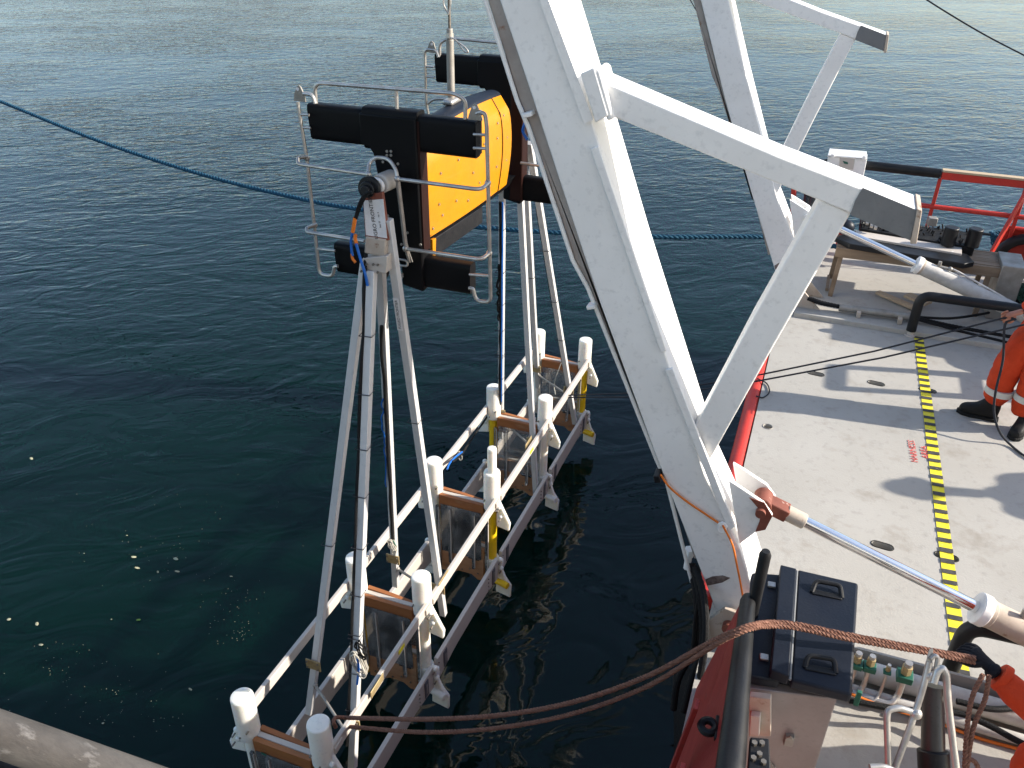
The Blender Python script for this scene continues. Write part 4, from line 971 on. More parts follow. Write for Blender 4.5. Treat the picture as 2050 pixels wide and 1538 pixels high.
# loose lamp box with cable hanging by the arm end
lb = thing('work_light', 'small grey lamp box hanging beside the grey arm end', 'lamp', (.5, 8.0, 1.9))
c = Dp(1866, 443, 9.2); B().obox(c, (1, .2, 0), (-.2, 1, 0), (0, 0, 1), .045, .04, .045).obj('lamp_body', 'dullsteel', lb, bevel=.006)
B().tube(catmull([c, c + Vector((.05, 0, -.12)), c + Vector((.15, .0, -.26)), c + Vector((.32, .0, -.36)), c + Vector((.46, .0, -.52))], 5), .007, 6).obj('lamp_cable', 'hose', lb)
B().tube(fillet([c, c + Vector((-.04, 0, -.08)), c + Vector((-.09, 0, -.20)), c + Vector((-.16, 0, -.30))], .02), .010, 6).obj('lamp_arm', 'dullsteel', lb)
# fire extinguisher and shiny post behind far leg
fx = thing('fire_extinguisher', 'red fire extinguisher standing behind the far white leg', 'fire extinguisher', (.05, 9.3, 1.2))
c = Yp(1600, 490, 9.2); B().tube([c - Vector((0, 0, .30)), c + Vector((0, 0, .08)), c + Vector((0, 0, .12))], [.05, .05, .025], 16).obj('cylinder', 'red', fx)
B().cyl(c + Vector((0, 0, .10)), c + Vector((0, 0, .17)), .018, 10).obj('valve', 'black', fx)
B().tube([c + Vector((.02, -.02, .13)), c + Vector((.06, -.04, .05)), c + Vector((.05, -.05, -.1))], .009, 6).obj('hose', 'hose', fx)
B().beam(c + Vector((-.02, .06, .16)), c + Vector((-.02, .06, -.55)), .06, .02).obj('holder', 'red', fx)
wn = thing('capstan_post', 'shiny dark bollard post with red side plates behind the far leg', 'bollard', (.15, 10, DK))
c = Yp(1622, 405, 9.9); B().tube([c + Vector((0, 0, .16)), c + Vector((0, 0, .05)), c - Vector((0, 0, .12)), c - Vector((0, 0, .9))], [.10, .075, .075, .10], 20).obj('post', 'chromedark', wn) if False else None
M['darkshine'] = mat('dark_shiny_steel', (.10, .11, .13), (.2, .21, .23), 5, .22, metal=.8)
B().tube([c + Vector((0, 0, .16)), c + Vector((0, 0, .05)), c - Vector((0, 0, .12)), c - Vector((0, 0, .9))], [.10, .08, .08, .10], 20).obj('drum', 'darkshine', wn)
for dx_ in (-.14, .16): B().obox(c + Vector((dx_, 0, -.3)), (1, 0, 0), (0, 1, 0), (dx_, 0, 1), .025, .08, .5).obj('side_plate', 'red', wn, bevel=.004)
# black hoop rails
def hoop(x, y, label):
    t = thing('hoop_rail', label, 'rail', (x, y, DK), 'black padded hoop rails on deck')
    P = fillet([(x, y, DK + .05), (x, y, 1.27), (x + 1.3, y + .06, 1.26), (x + 1.3, y + .06, DK)], .10, 6)
    B().tube(P, .045, 16).obj('padded_pipe', 'black', t)
    B().cyl((x, y, DK), (x, y, DK + .055), .03, 12).obj('stub', 'rail', t); B().cyl((x, y, DK), (x, y, DK + .012), .055, 16).obj('foot_flange', 'rail', t)
hoop(1.10, 8.13, 'black padded hoop rail at the far end of the striped tape')
hoop(1.17, 3.80, 'black padded hoop rail under the near ram at the near end of the tape')
# far grey hydraulic pipe
fp = thing('hydraulic_pipe', 'grey hydraulic pipe with ribbed black hoses along the far deck ridge', 'pipe', (.8, 8.35, .93))
B().cyl((.43, 8.33, .935), (1.12, 8.37, .935), .038, 16).obj('pipe', 'dullsteel', fp)
B().cyl((1.12, 8.37, .935), (1.15, 8.37, .935), .05, 16).obj('end_collar', 'dullsteel', fp)
for k in range(2):
    P = catmull([(.12, 8.30 + .03 * k, .99), (.25, 8.31 + .03 * k, .955), (.43, 8.33 + .01 * k, .94)], 12); B().tube(P, [.017 + .003 * (i % 2) for i in range(len(P))], 9).obj('hose', 'hose', fp)
for k, pts in enumerate((((1.14, 8.36, .935), (1.5, 8.38, .90), (2.0, 8.36, .89), (2.6, 8.3, .89)), ((1.14, 8.38, .935), (1.45, 8.44, .95), (1.75, 8.7, .93), (1.9, 8.9, .9)), ((1.14, 8.34, .93), (1.6, 8.30, .89), (2.0, 8.2, .89), (2.3, 8.0, .87)))):
    P = catmull(pts, 26); B().tube(P, [.016 + .003 * (i % 2) if k == 0 else .013 for i in range(len(P))], 9).obj('hose', 'hose', fp)
for x in (.62, 1.0): B().obox((x, 8.31, .91), (1, 0, 0), (0, 1, 0), (0, 0, 1), .02, .05, .03).obj('pipe_clip', 'beige', fp, bevel=.006)
pl = thing('loose_timber', 'two loose pale timber offcuts lying on the deck beyond the hoop rail', 'timber', (1, 8.7, DK))
B().beam((.80, 8.98, DK + .035), (1.20, 8.68, DK + .035), .07, .03).obj('plank', 'paleband', pl, bevel=.002); B().beam((1.08, 8.95, DK + .066), (1.28, 8.80, DK + .066), .12, .025).obj('plank', 'paleband', pl, bevel=.002)
# green net/rope basket at right edge
nb = B(); c = Zp(2035, 585, DK + .12)
for k in range(26):
    a0 = random.random() * 6; P = [c + Vector((.14 * math.cos(a0 + t) * random.uniform(.6, 1), .10 * math.sin(a0 + t) * random.uniform(.6, 1), random.uniform(-.1, .14))) for t in range(6)]
    nb.tube(catmull(P, 4), .007, 5)
tag(nb.obj('rope_heap', 'net'), 'green heap of rope and netting at the far right of the deck', 'rope heap')
bh = B(); c = Zp(2030, 500, 1.0)
for k in range(8):
    P = [c + Vector((.20 * math.cos(t * .7) * (1 + .06 * k), .13 * math.sin(t * .7), -.02 + .025 * k + random.uniform(-.02, .02))) for t in range(9)]
    bh.rope(P, .022, .13, 3, 5, step=.03)
tag(bh.obj('rope_coil', 'bluerope'), 'coiled blue rope beside the red bulwark at the far right', 'rope coil')
B().box(1.95, 2.5, 9.45, 9.75, DK, 1.02).obj('x', 'black') if False else None
tag(B().box(1.98, 2.6, 9.25, 9.5, DK, DK + .16).obj('rubber_block', 'black', bevel=.02), 'low black rubber block on deck below the blue rope coil', 'block')

# ================================================================== NEAR RIGHT GEAR
bk = thing('bulwark', 'red near stern bulwark topped by a scuffed black pipe rail', 'bulwark', (0, 2.6, DK))
rA = Zp(1497, 1205, 1.85); rB = Zp(1464, 1520, 1.85); rC = rB + (rB - rA) * .8
B().tube([rA + Vector((0, .03, 0)), rA, rB, rC], [.026, .034, .052, .058], 22).obj('pipe_rail', 'black', bk)
pt = rA + Vector((.03, .02, 0)); B().tube([pt - Vector((0, 0, .6)), pt + Vector((0, 0, .27)), pt + Vector((0, 0, .29))], [.026, .026, .017], 18).obj('end_post', 'black', bk)
bA = Zp(1478, 1225, 1.80); bB = Zp(1412, 1538, 1.75)
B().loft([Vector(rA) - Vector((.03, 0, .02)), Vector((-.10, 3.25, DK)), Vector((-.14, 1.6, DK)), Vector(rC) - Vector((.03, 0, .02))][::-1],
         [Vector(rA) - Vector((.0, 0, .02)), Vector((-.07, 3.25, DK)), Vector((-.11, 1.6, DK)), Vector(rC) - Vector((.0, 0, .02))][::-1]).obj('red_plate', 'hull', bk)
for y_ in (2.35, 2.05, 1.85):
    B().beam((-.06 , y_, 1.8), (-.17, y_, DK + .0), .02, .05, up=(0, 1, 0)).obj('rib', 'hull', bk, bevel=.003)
# pad eye
c = Zp(1418, 1455, 1.72); pe = B()
N_ = 16; ox = []
for k in range(N_):
    a_ = 2 * math.pi * k / N_; ox.append((.05 * math.cos(a_), .055 * math.sin(a_)))
B().tube([c + Vector((.028 * math.cos(2 * math.pi * k / 18), .030 * math.sin(2 * math.pi * k / 18), 0)) for k in range(18)], .016, 8, closed=True).obj('pad_eye', 'black', bk)
B().prism([(c.x + .02, c.y + .06), (c.x + .12, c.y + .06), (c.x + .14, c.y - .05), (c.x + .03, c.y - .05)], c.z - .012, c.z + .012, 'z').obj('pad_eye_tab', 'black', bk, bevel=.004)
q = [Zp(*p, 1.86) for p in [(1502, 1475), (1540, 1478), (1545, 1560), (1495, 1560)]]
B().loft([v - Vector((0, 0, .03)) for v in q[::-1]], [v for v in q[::-1]]).obj('bolted_flange', 'black', bk, bevel=.006)
for p in ((1510, 1490), (1525, 1490), (1520, 1512), (1508, 1520), (1528, 1528)): v = Zp(*p, 1.86); B().cyl(v, v + Vector((0, 0, .012)), .011, 6).obj('flange_bolt', 'bolt', bk)
# rubber mat hanging outside
rm = B(); N_ = 9; vs = []; 
for i in range(N_):
    for k in range(7):
        p = Dp(1398 - 50 * k / 6, 1335 + 320 * i / 8, 4.75 + .12 * k); vs.append(p + Vector((0, 0, -.03 * math.sin(k * 1.3 + i * .8))))
fs = [(i * 7 + k, i * 7 + k + 1, (i + 1) * 7 + k + 1, (i + 1) * 7 + k) for i in range(N_ - 1) for k in range(6)]
n0 = len(vs); vs += [v + Vector((0, .03, -.03)) for v in vs]; fs += [tuple(j + n0 for j in f[::-1]) for f in fs]
edge = [(k, k + 1) for k in range(6)] + [(i * 7 + 6, (i + 1) * 7 + 6) for i in range(N_ - 1)] + [((N_ - 1) * 7 + k + 1, (N_ - 1) * 7 + k) for k in range(5, -1, -1)] + [((i + 1) * 7, i * 7) for i in range(N_ - 2, -1, -1)]
fs += [(b_, a_, a_ + n0, b_ + n0) for a_, b_ in edge]
tag(rm._add(vs, fs).obj('rubber_mat', 'hose'), 'black rubber fender mat hanging outside the stern below the red bulwark', 'fender')

# cabinet with black lidded box
cbn = thing('control_cabinet', 'stained stainless steel cabinet standing on deck behind the bulwark rail', 'cabinet', (.3, 2.9, DK))
B().prism([(.10, 2.585), (.475, 2.665), (.50, 3.27), (.08, 3.18)], DK, 1.70, 'z').obj('cabinet_body', 'pinksteel', cbn, bevel=.006)
c = Vector((.335, 2.628, 1.42))
lat = B(); lat.obox(c, (1, .21, 0), (-.21, 1, 0), (0, 0, 1), .018, .012, .03); lat.tube([c + Vector((-.012, -.012, .02)), c + Vector((.0, -.02, .05)), c + Vector((.014, -.012, .02))], .004, 6); lat.obj('toggle_latch', 'dullsteel', cbn, bevel=.002)
c = Vector((.285, 2.617, 1.22)); B().obox(c, (1, .21, .9), (-.21, 1, 0), (-.9, 0, 1), .022, .004, .022).obj('diamond_plate', 'dullsteel', cbn)
q = [Yp(*p, 2.50) for p in [(1500, 1395), (1543, 1400), (1543, 1475), (1500, 1475)]]
B().loft([v for v in q], [v + Vector((0, .03, 0)) for v in q]).obj('side_plate', 'beige', cbn, bevel=.003)
q = [Yp(*p, 2.47) for p in [(1502, 1433), (1522, 1436), (1520, 1474), (1500, 1470)]]
B().loft([v for v in q], [v + Vector((0, .03, 0)) for v in q]).obj('pale_duct', 'rail', cbn, bevel=.004)
bxx = thing('black_case', 'black plastic case with two lid handles on top of the steel cabinet', 'case', (.3, 2.9, 1.5))
def zq(pts, z): return [(Zp(*p, z).x, Zp(*p, z).y) for p in pts]
B().prism(zq([(1505, 1145), (1600, 1152), (1562, 1362), (1490, 1352)], 1.76), 1.705, 1.76, 'z').obj('case_body', 'navy', bxx, bevel=.012)
B().prism(zq([(1585, 1150), (1712, 1168), (1695, 1385), (1556, 1358)], 1.74), 1.702, 1.74, 'z').obj('case_body', 'navy', bxx, bevel=.012)
B().prism(zq([(1563, 1130), (1595, 1138), (1580, 1354), (1543, 1340)], 1.82), 1.765, 1.82, 'z').obj('lid_flap', 'navy', bxx, bevel=.006)
B().prism(zq([(1597, 1139), (1719, 1167), (1706, 1391), (1583, 1361)], 1.80), 1.745, 1.80, 'z').obj('lid', 'navy', bxx, bevel=.012)
sl_ = zq([(1596, 1141), (1582, 1358)], 1.815); B().tube([(sl_[0][0], sl_[0][1], 1.806), (sl_[1][0], sl_[1][1], 1.806)], .006, 8).obj('lid_hinge', 'steelgrey' if False else 'grey', bxx)
for pts in ([(1628, 1176), (1634, 1163), (1682, 1172), (1688, 1188)], [(1614, 1326), (1618, 1312), (1670, 1320), (1676, 1338)]):
    q = [Zp(*p, 1.83) for p in pts]; q[0].z = q[3].z = 1.80
    B().tube(fillet(q, .02, 4), .011, 10).obj('handle', 'black', bxx)
    m_ = (q[0] + q[3]) / 2; B().beam(Vector((q[0].x, q[0].y, 1.803)), Vector((q[3].x, q[3].y, 1.803)), .03, .008).obj('handle_base', 'black', bxx, bevel=.003)
for p in ((1545, 1171), (1530, 1316)):
    c = Zp(*p, 1.768); B().obox(c, (1, .1, 0), (-.1, 1, 0), (0, 0, 1), .018, .016, .006).obj('catch', 'steel', bxx, bevel=.002)
# valve manifold next to the case
vm = thing('valve_manifold', 'grey manifold pipe with green clamped hydraulic fittings beside the black case', 'valves', (1, 3.6, DK))
B().cyl((.50, 3.62, DK + .09), (2.2, 3.58, DK + .08), .058, 20).obj('manifold_pipe', 'dullwhite', vm)
B().cyl((.50, 3.50, DK + .05), (2.2, 3.46, DK + .05), .030, 14).obj('manifold_pipe', 'dullwhite', vm)
B().box(.5, 2.2, 3.70, 3.716, DK, DK + .15).obj('back_plate', 'deck', vm)
for k, (px, py, s_) in enumerate(((1716, 1322, 1.0), (1743, 1328, 1.0), (1778, 1340, .6), (1814, 1345, 1.2))):
    v = Zp(px, py, DK + .26); z_ = v.z
    B().cyl((v.x, v.y, z_ - .01), (v.x, v.y, z_ + .035 * s_), .022 * s_, 6).obj('hex_fitting', 'brass', vm, bevel=.002)
    B().cyl((v.x, v.y, z_ + .03 * s_), (v.x, v.y, z_ + .055 * s_), .016 * s_, 12).obj('fitting_cap', 'steel', vm)
    B().box(v.x - .032 * s_, v.x + .032 * s_, v.y - .03 * s_, v.y + .03 * s_, z_ - .045 * s_, z_ - .012).obj('green_clamp', 'green', vm, bevel=.004)
    P = fillet([(v.x, v.y, z_ - .04), (v.x, v.y - .01, z_ - .17), (v.x - .03, v.y - .06, z_ - .20), (v.x - .22, v.y - .05, z_ - .20)], .045, 5)
    B().tube(P, .014 * s_, 10).obj('riser_tube', 'steel', vm)
c = Zp(1717, 1398, DK + .2); B().obox(c, (1, 0, 0), (0, 1, 0), (0, 0, 1), .012, .01, .05).obj('green_valve_lever', 'green', vm, bevel=.003)
oc_ = thing('orange_cable', 'orange cable trailing along the deck beside the manifold pipe', 'cable', (1, 3.4, DK))
P = [Zp(1700, 1388, DK + .10), Zp(1760, 1412, DK + .09), Zp(1822, 1430, DK + .06), Zp(1880, 1448, DK + .03), Zp(1960, 1478, DK + .012), Zp(2060, 1505, DK + .012)]
B().tube(catmull(P, 8), .0085, 8).obj('cable_run', 'orangecable', oc_)
dh = thing('deck_hose', 'black rubber hoses lying on deck below the near hoop rail', 'hose', (1.5, 3.5, DK))
for pts in ([(1915, 1404), (1990, 1420), (2060, 1412)], [(1930, 1430), (1985, 1455), (2030, 1480), (2070, 1500)], [(1700, 1402), (1800, 1420), (1900, 1425), (1960, 1440)]):
    B().tube(catmull([Zp(*p, DK + .16 if i < 99 else DK) for i, p in enumerate(pts)], 10), .016, 10).obj('hose', 'hose', dh)
# stainless guard frame in the near right corner, with black post
gf = thing('guard_frame', 'bent stainless tube frame with a lifting lug in the near right corner', 'frame', (.9, 2.6, 1.6))
def r8(x, y): return (1650 + x / 3.512, 1100 + y / 3.512)
def gt(pts, dep, r=.012, fil=.05, m='steel'):
    P = [Dp(*r8(p[0], p[1]), p[2] if len(p) > 2 else dep) for p in pts]; return B().tube(fillet(P, fil, 6), r, 12).obj('frame_tube', m, gf)
gt([(740, 790), (700, 960), (640, 1150), (490, 1560)], 3.35, .013)
gt([(615, 1140), (520, 1112), (450, 1130), (440, 1180), (452, 1560)], 3.35, .013)
gt([(770, 940), (795, 860), (830, 830), (860, 880), (870, 1080), (930, 1560)], 3.25, .014)
gt([(320, 1530), (420, 1525), (500, 1560)], 3.3, .012); gt([(740, 890), (780, 870), (800, 760), (775, 745), (745, 770)], 3.35, .009, .03)
q = [Dp(*r8(*p), 3.35) for p in [(722, 745), (738, 700), (748, 715), (738, 830), (712, 890), (702, 870)]]
B().loft(q[::-1], [v + Vector((.012, .012, 0)) for v in q[::-1]]).obj('lifting_lug', 'dullsteel', gf, bevel=.002)
c = Dp(*r8(645, 1155), 3.35); B().sphere(c, .024).obj('ball_joint', 'steel', gf); B().sphere(Dp(*r8(735, 890), 3.35), .020).obj('ball_joint', 'steel', gf)
bpst = thing('black_post', 'thick black sleeved post standing in front of the near hoop rail', 'post', (1.0, 3.0, DK))
B().tube([Dp(*r8(775, 930), 3.75), Dp(*r8(765, 1080), 3.75), Dp(*r8(765, 1420), 3.72)], [.035, .062, .067], 22).obj('post_tube', 'blacksat', bpst) if False else None
M['blacksat'] = mat('satin_black_tube', (.05, .048, .045), (.08, .075, .07), 6, .3, metal=.3)
B().tube([Dp(*r8(775, 960), 3.75), Dp(*r8(765, 1080), 3.75), Dp(*r8(765, 1420), 3.72)], [.040, .046, .050], 22).obj('post_tube', 'blacksat', bpst)
B().tube([Dp(*r8(765, 1410), 3.72), Dp(*r8(775, 1600), 3.70)], .066, 22).obj('post_sleeve', 'black', bpst, bevel=.006)

# ------------------------------------------------------------------ bottom-left hand rail of the upper deck
hr = thing('upper_handrail', 'worn grey metal handrail crossing the bottom left corner', 'handrail', (-.9, .5, 3.5))
p0, p1 = Dp(0, 1470, 1.2), Dp(170, 1530, 1.2); d_ = (p1 - p0).normalized()
B().tube([p0 - d_ * 1.2, p0, p1, p1 + d_ * 1.0], .030, 24).obj('top_tube', 'oldsteel', hr)
q0, q1 = Dp(0, 1508, 1.26), Dp(120, 1560, 1.26)
B().tube([q0 - d_ * 1.2, q0, q1, q1 + d_], .0035, 8).obj('lower_wire', 'brass', hr)
B().tube([p1 + d_ * .95, p1 + d_ * .95 - Vector((0, 0, .9))], .02, 10).obj('stanchion', 'oldsteel', hr)
B().tube([q0 - d_ * 1.2 - Vector((0, 0, .05)), q1 + d_ - Vector((0, 0, .05))], .028, 12).obj('lower_tube', 'black', hr)

# ================================================================== OFF-FRAME SHADE CASTERS (stand-in shapes added to throw shade on the deck)
wh = thing('deck_shade_block', 'grey winch added off-frame to shade the deck', 'shade_block', (3.6, 8.9, DK))
B().box(2.75, 3.9, 8.35, 9.6, DK, 2.1).obj('housing', 'grey', wh, bevel=.03)
B().cyl((3.2, 8.2, 1.5), (3.9, 8.2, 1.5), .3, 24).obj('drum', 'dullsteel', wh)
wf = thing('shade_frame', 'tubular frame added out of view for its shade beside the winch', 'frame', (3.3, 7.6, DK))
for (a_, b_) in (((3.3, 7.55, DK), (3.3, 7.55, 2.35)), ((3.3, 7.95, DK), (3.3, 7.95, 2.35)), ((3.3, 7.55, 2.33), (3.3, 7.95, 2.33)), ((3.3, 7.55, 1.75), (3.3, 7.95, 1.75)), ((3.3, 7.55, 2.0), (4.3, 7.75, DK)), ((3.3, 7.95, 2.0), (4.3, 8.0, DK))):
    B().cyl(a_, b_, .045, 12).obj('frame_tube', 'grey', wf)

# ================================================================== PEOPLE
def hand(name, wrist, aim, nrm, m, parent, curl=1.0, side=1, s=1.0):
    """palm plus four unequal fingers and a thumb closing on a rope"""
    w = Vector(wrist); a = Vector(aim).normalized(); n_ = Vector(nrm); n_ = (n_ - a * n_.dot(a)).normalized(); l = a.cross(n_) * side
    J = [(w - a * .03 * s, (.026 * s, .020 * s)), (w + a * .02 * s, (.030 * s, .017 * s)), (w + a * .055 * s, (.038 * s, .016 * s)), (w + a * .085 * s, (.036 * s, .014 * s))]
    pm = skin(name, J, [(0, 1), (1, 2), (2, 3)], m, parent, 2, 1)
    fl = [(.028, .072), (.010, .080), (-.009, .076), (-.027, .060)]
    for k, (o, ln) in enumerate(fl):
        base = w + a * .078 * s + l * o * s
        pts = [base]; ang = 0
        for j, frac in enumerate((.45, .32, .26)):
            ang += curl * (.65, .95, .75)[j]; pts.append(pts[-1] + (a * math.cos(ang) + n_ * math.sin(ang)) * ln * frac * s)
        B().tube(catmull([base - a * .02 * s] + pts, 4), [.0098 * s * (1 - .018 * i) for i in range(4 * 4 + 1)], 9).obj('finger', m, pm if False else parent)
    tb = w + a * .03 * s + l * .032 * s
    P = [tb - l * .012 * s, tb + l * .012 * s + a * .02 * s + n_ * .01 * s, tb + l * .008 * s + a * .045 * s + n_ * .032 * s, tb - l * .006 * s + a * .055 * s + n_ * .048 * s]
    B().tube(catmull(P, 4), [.0115 * s * (1 - .02 * i) for i in range(13)], 9).obj('thumb', m, parent)
def boot(heel, toe, parent, s=1.0):
    h = Vector(heel); t = Vector(toe); d_ = (t - h); d_.z = 0; L_ = d_.length; d_.normalize(); l = Vector((-d_.y, d_.x, 0))
    secs = [(-.02, .034, .030, .20), (.02, .040, .040, .215), (.10, .044, .042, .20), (.15, .046, .044, .125), (.20, .052, .050, .098), (.25, .050, .048, .088), (.285, .036, .036, .070), (.30, .012, .014, .045)]
    N_ = 14; vs = []; k_ = L_ / .30
    for (a_, w0, w1, hh) in secs:
        for k in range(N_):
            t_ = 2 * math.pi * k / N_; x = math.copysign(abs(math.cos(t_)) ** .7, math.cos(t_)) * w0; z = (math.copysign(abs(math.sin(t_)) ** .75, math.sin(t_)) * .5 + .5) * hh
            vs.append(h + d_ * a_ * k_ + l * x + Vector((0, 0, z + .012)))
    fs = [(i * N_ + k, i * N_ + (k + 1) % N_, (i + 1) * N_ + (k + 1) % N_, (i + 1) * N_ + k) for i in range(len(secs) - 1) for k in range(N_)]
    fs += [tuple(range(N_))[::-1], tuple(range((len(secs) - 1) * N_, len(secs) * N_))]
    b = B()._add(vs, [f[::-1] for f in fs]).obj('boot', 'boot', parent)
    sm = b.modifiers.new('s', 'SUBSURF'); sm.levels = 1; sm.render_levels = 1
    sp_ = []
    for (a_, w_) in ((-.03, .03), (.0, .042), (.10, .042), (.20, .056), (.27, .048), (.31, .018)): sp_.append((a_, w_))
    out = [h + d_ * a_ * k_ + l * w_ for a_, w_ in sp_] + [h + d_ * a_ * k_ - l * w_ for a_, w_ in sp_[::-1]]
    B().loft([Vector((p.x, p.y, DK + .001)) for p in out][::-1], [Vector((p.x, p.y, DK + .028)) for p in out][::-1]).obj('sole', 'hose', parent, bevel=.004)
def band(p, ax, r, parent, w=.05):
    p = Vector(p); ax = Vector(ax).normalized(); B().tube([p - ax * w / 2, p + ax * w / 2], r, 24).obj('reflective_band', 'reflect', parent)
def person(label, pel, kneeA, ankA, kneeB, ankB, chest, neck, shA, elA, wrA, shB, elB, wrB, head, disp=.012, group=None):
    t = thing('person', label, 'person', (pel[0], pel[1], DK), group)
    J = [(pel, (.150, .125)), (chest, (.185, .135)), (neck, (.07, .07)),
         (shA, (.085, .085)), (elA, (.075, .075)), (wrA, (.055, .055)), (shB, (.085, .085)), (elB, (.062, .062)), (wrB, (.047, .047)),
         (kneeA, (.118, .118)), (ankA, (.098, .098)), (kneeB, (.118, .118)), (ankB, (.098, .098))]
    def mid(a_, b_, k=.5): return tuple(Vector(a_).lerp(Vector(b_), k))
    hA_ = Vector(pel).lerp(Vector(kneeA), .28); hB_ = Vector(pel).lerp(Vector(kneeB), .28)
    J += [(tuple(hA_), (.145, .145)), (tuple(hB_), (.145, .145)), (mid(pel, chest), (.155, .12)), (mid(kneeA, ankA), (.108, .108)), (mid(kneeB, ankB), (.108, .108))]
    E = [(0, 15), (15, 1), (1, 2), (1, 3), (3, 4), (4, 5), (1, 6), (6, 7), (7, 8), (0, 13), (13, 9), (9, 16), (16, 10), (0, 14), (14, 11), (11, 17), (17, 12)]
    skin('coverall', J, E, 'orange', t, 3, 0, disp)
    hd = Vector(head); nk = Vector(neck)
    skin('head', [(tuple(nk), .055), (tuple(nk.lerp(hd, .5)), .058), (tuple(hd), (.078, .095)), (tuple(hd + Vector((0, 0, .075))), (.07, .085))], [(0, 1), (1, 2), (2, 3)], 'skin', t, 2, 1)
    fd = Vector((-1, 0, 0)); fc = B(); fc.sphere(hd + fd * .098 - Vector((0, 0, .01)), .016, 8, 6, (1, .8, 1.5)); fc.obj('nose', 'skin', t)
    ey = B(); ey.sphere(hd + fd * .085 + Vector((0, .03, .02)), .010, 8, 6); ey.sphere(hd + fd * .085 + Vector((0, -.03, .02)), .010, 8, 6); ey.obj('eyes', 'blackprint', t)
    er = B(); er.sphere(hd + Vector((0, .085, 0)), .024, 8, 6, (.8, .4, 1.2)); er.sphere(hd + Vector((0, -.085, 0)), .024, 8, 6, (.8, .4, 1.2)); er.obj('ears', 'skin', t)
    mo = B(); mo.obox(hd + fd * .088 - Vector((0, 0, .05)), (0, 1, 0), (1, 0, 0), (0, 0, 1), .022, .006, .004); mo.obj('mouth', 'rust', t)
    hm = B(); prof = [(.118, .045), (.116, .08), (.10, .125), (.065, .158), (.02, .17), (.001, .171)]
    hm.tube([hd + Vector((.0, 0, z)) for _, z in prof], [r for r, _ in prof], 24); hm.tube([hd + Vector((-.02, 0, .045)), hd + Vector((-.02, 0, .052))], .14, 24); hm.obj('helmet', 'white', t)
    return t
p1 = person('worker in orange coveralls and black boots hauling the dark lines on deck', (1.90, 6.92, 1.78), (1.67, 6.80, 1.36), (1.65, 6.76, .98), (1.86, 6.72, 1.40), (1.85, 6.67, .98),
            (2.04, 6.92, 2.12), (2.08, 6.92, 2.36), (1.98, 6.76, 2.24), (1.76, 6.70, 2.05), (1.62, 6.735, 1.84), (2.05, 7.12, 2.24), (1.92, 7.05, 2.0), (1.78, 6.85, 1.82), (2.06, 6.92, 2.52))
boot((1.70, 6.765, DK), (1.43, 6.81, DK), p1); boot((1.90, 6.72, DK), (1.80, 6.50, DK), p1)
band((1.665, 6.765, 1.13), (.03, .03, 1), .107, p1); band((1.857, 6.69, 1.15), (.03, .03, 1), .107, p1)
hand('hand', (1.60, 6.735, 1.82), (-.85, -.05, -.45), (-.3, .5, -.8), 'skin', p1, 1.2, 1, 1.1)
hand('hand', (1.78, 6.85, 1.80), (-.8, -.4, -.4), (-.3, .5, -.8), 'skin', p1, 1.2, -1, 1.1)
p2 = person('worker in orange sleeve and dark glove gripping the brown rope at the lower right', (1.72, 3.05, 1.72), tuple(Dp(2068, 1535, 3.75)), (1.5, 2.98, .98), (1.72, 3.35, 1.35), (1.80, 3.4, .98),
            (1.88, 2.98, 2.10), (1.88, 2.98, 2.34), (1.74, 2.80, 2.20), tuple(Dp(2082, 1436, 3.5)), tuple(Dp(1995, 1350, 3.62)), (1.88, 3.2, 2.20), (1.60, 3.3, 1.95), (1.4, 3.2, 1.9), (1.84, 2.98, 2.50))
boot((1.62, 2.99, DK), (1.36, 2.92, DK), p2); boot((1.84, 3.4, DK), (1.58, 3.35, DK), p2)
hand('gloved_hand', tuple(Dp(1985, 1338, 3.62)), (-.82, .42, .32), (-.3, .1, -1), 'glove', p2, 1.25, 1, 1.25)
_a, _b = Dp(2012, 1362, 3.60), Dp(1998, 1351, 3.61)
B().tube([_a, _b], [.064, .060], 20).obj('sleeve_cuff', 'orange', p2, bevel=.006)
skin('glove_cuff', [(tuple(Dp(2000, 1355, 3.6)), .046), (tuple(Dp(1975, 1332, 3.62)), .040)], [(0, 1)], 'glove', p2, 2, 0)
hand('gloved_hand', (1.4, 3.2, 1.9), (-.9, -.3, -.1), (-.1, -.2, -1), 'glove', p2, 1.25, -1, 1.2)
c = Dp(2042, 1500, 3.9)
p3 = person('worker in orange coveralls standing further forward on deck', (4.40, 6.42, 1.74), (4.36, 6.30, 1.33), (4.38, 6.30, .98), (4.38, 6.55, 1.33), (4.38, 6.56, .98),
            (4.42, 6.42, 2.12), (4.42, 6.42, 2.36), (4.40, 6.2, 2.24), (4.38, 6.12, 1.95), (4.2, 6.2, 1.78), (4.40, 6.64, 2.24), (4.38, 6.72, 1.95), (4.2, 6.66, 1.78), (4.40, 6.42, 2.52))
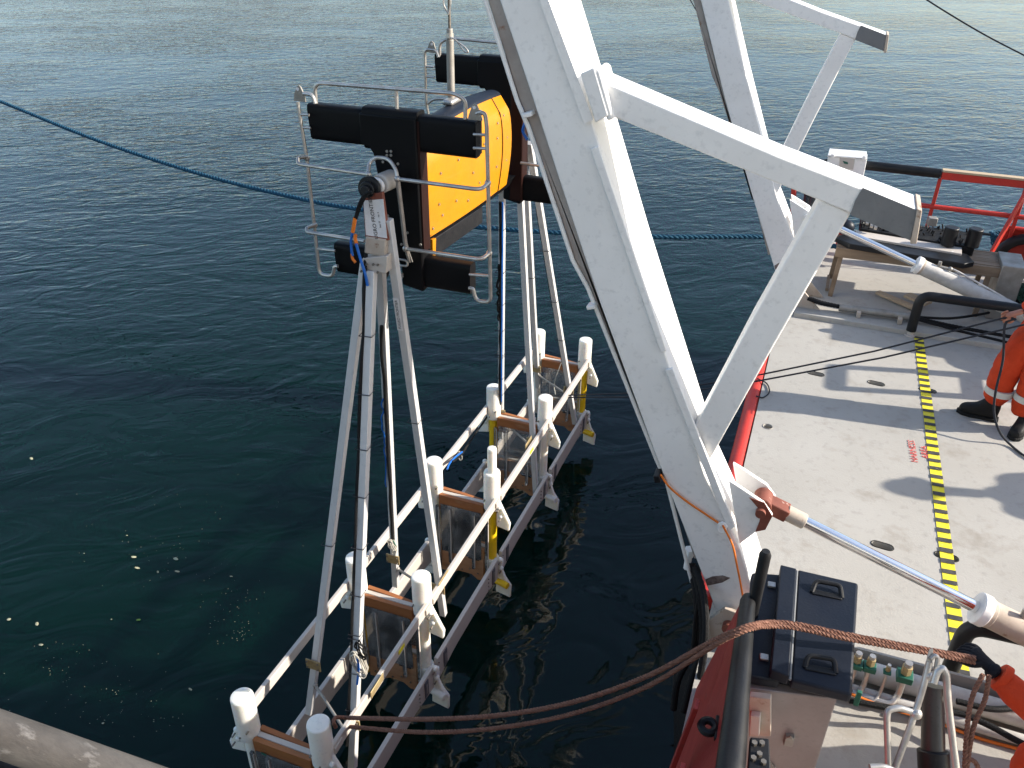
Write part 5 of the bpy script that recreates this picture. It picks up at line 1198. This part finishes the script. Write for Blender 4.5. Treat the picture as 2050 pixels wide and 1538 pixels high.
boot((4.42, 6.30, DK), (4.15, 6.28, DK), p3); boot((4.42, 6.56, DK), (4.15, 6.56, DK), p3)

# ------------------------------------------------------------------ floating leaves
lf = None; spots_ = [(18, 1240, 0), (74, 1249, 0), (82, 1291, 0), (275, 1137, 0), (268, 1115, 0), (352, 1119, 1.3), (355, 1144, 1), (463, 1154, .8), (277, 1241, -1), (168, 1108, .6), (381, 1380, .6), (63, 918, 1), (316, 1145, .5), (223, 1240, .5), (206, 1448, .5), (254, 1072, .5)]
for i, (px, py, k) in enumerate(spots_):
    s_ = .016 * (1 if k <= 0 else k) * random.uniform(.8, 1.1); v = Zp(px, py, WZ + .006); a_ = random.random() * 6
    b = B(); n_ = 9; ring = []
    for j in range(n_):
        t = 2 * math.pi * j / n_; r_ = s_ * (1 + .25 * math.cos(t * 2) + random.uniform(-.12, .12)); ring.append((r_ * math.cos(t + a_) * 1.3, r_ * math.sin(t + a_) * .9, .004 * math.cos(t)))
    b._add([(0, 0, .006)] + ring, [(0, 1 + j, 1 + (j + 1) % n_) for j in range(n_)])
    o = b.obj('floating_leaf', 'gleaf' if k == -1 else 'leaf'); o.location = v
    tag(o, 'single green leaf floating on the dark water' if k == -1 else 'small pale leaf floating on the dark water at lower left', 'leaf', 'leaves floating on the dark water')
db = B(); rnd = random.Random(5)
for cx_, cy_, sx_, sy_, n_ in ((455, 1200, 50, 60, 45), (150, 1330, 110, 50, 35), (330, 1110, 130, 60, 40), (480, 1260, 25, 30, 25), (250, 1420, 150, 60, 60), (300, 1000, 250, 100, 40)):
    for _ in range(n_):
        v = Zp(rnd.gauss(cx_, sx_ * .6), rnd.gauss(cy_, sy_ * .6), WZ + .004); r_ = rnd.uniform(.0015, .0038); a_ = rnd.random() * 6
        db._add([v + Vector((r_ * math.cos(a_ + q), r_ * math.sin(a_ + q), 0)) for q in (0, 1.7, 3.3, 5)], [(0, 1, 2, 3)])
o = db.obj('floating_specks', 'leaf', smooth=False, kind='stuff'); tag(o, 'fine pale flecks drifting on the dark water', 'debris')
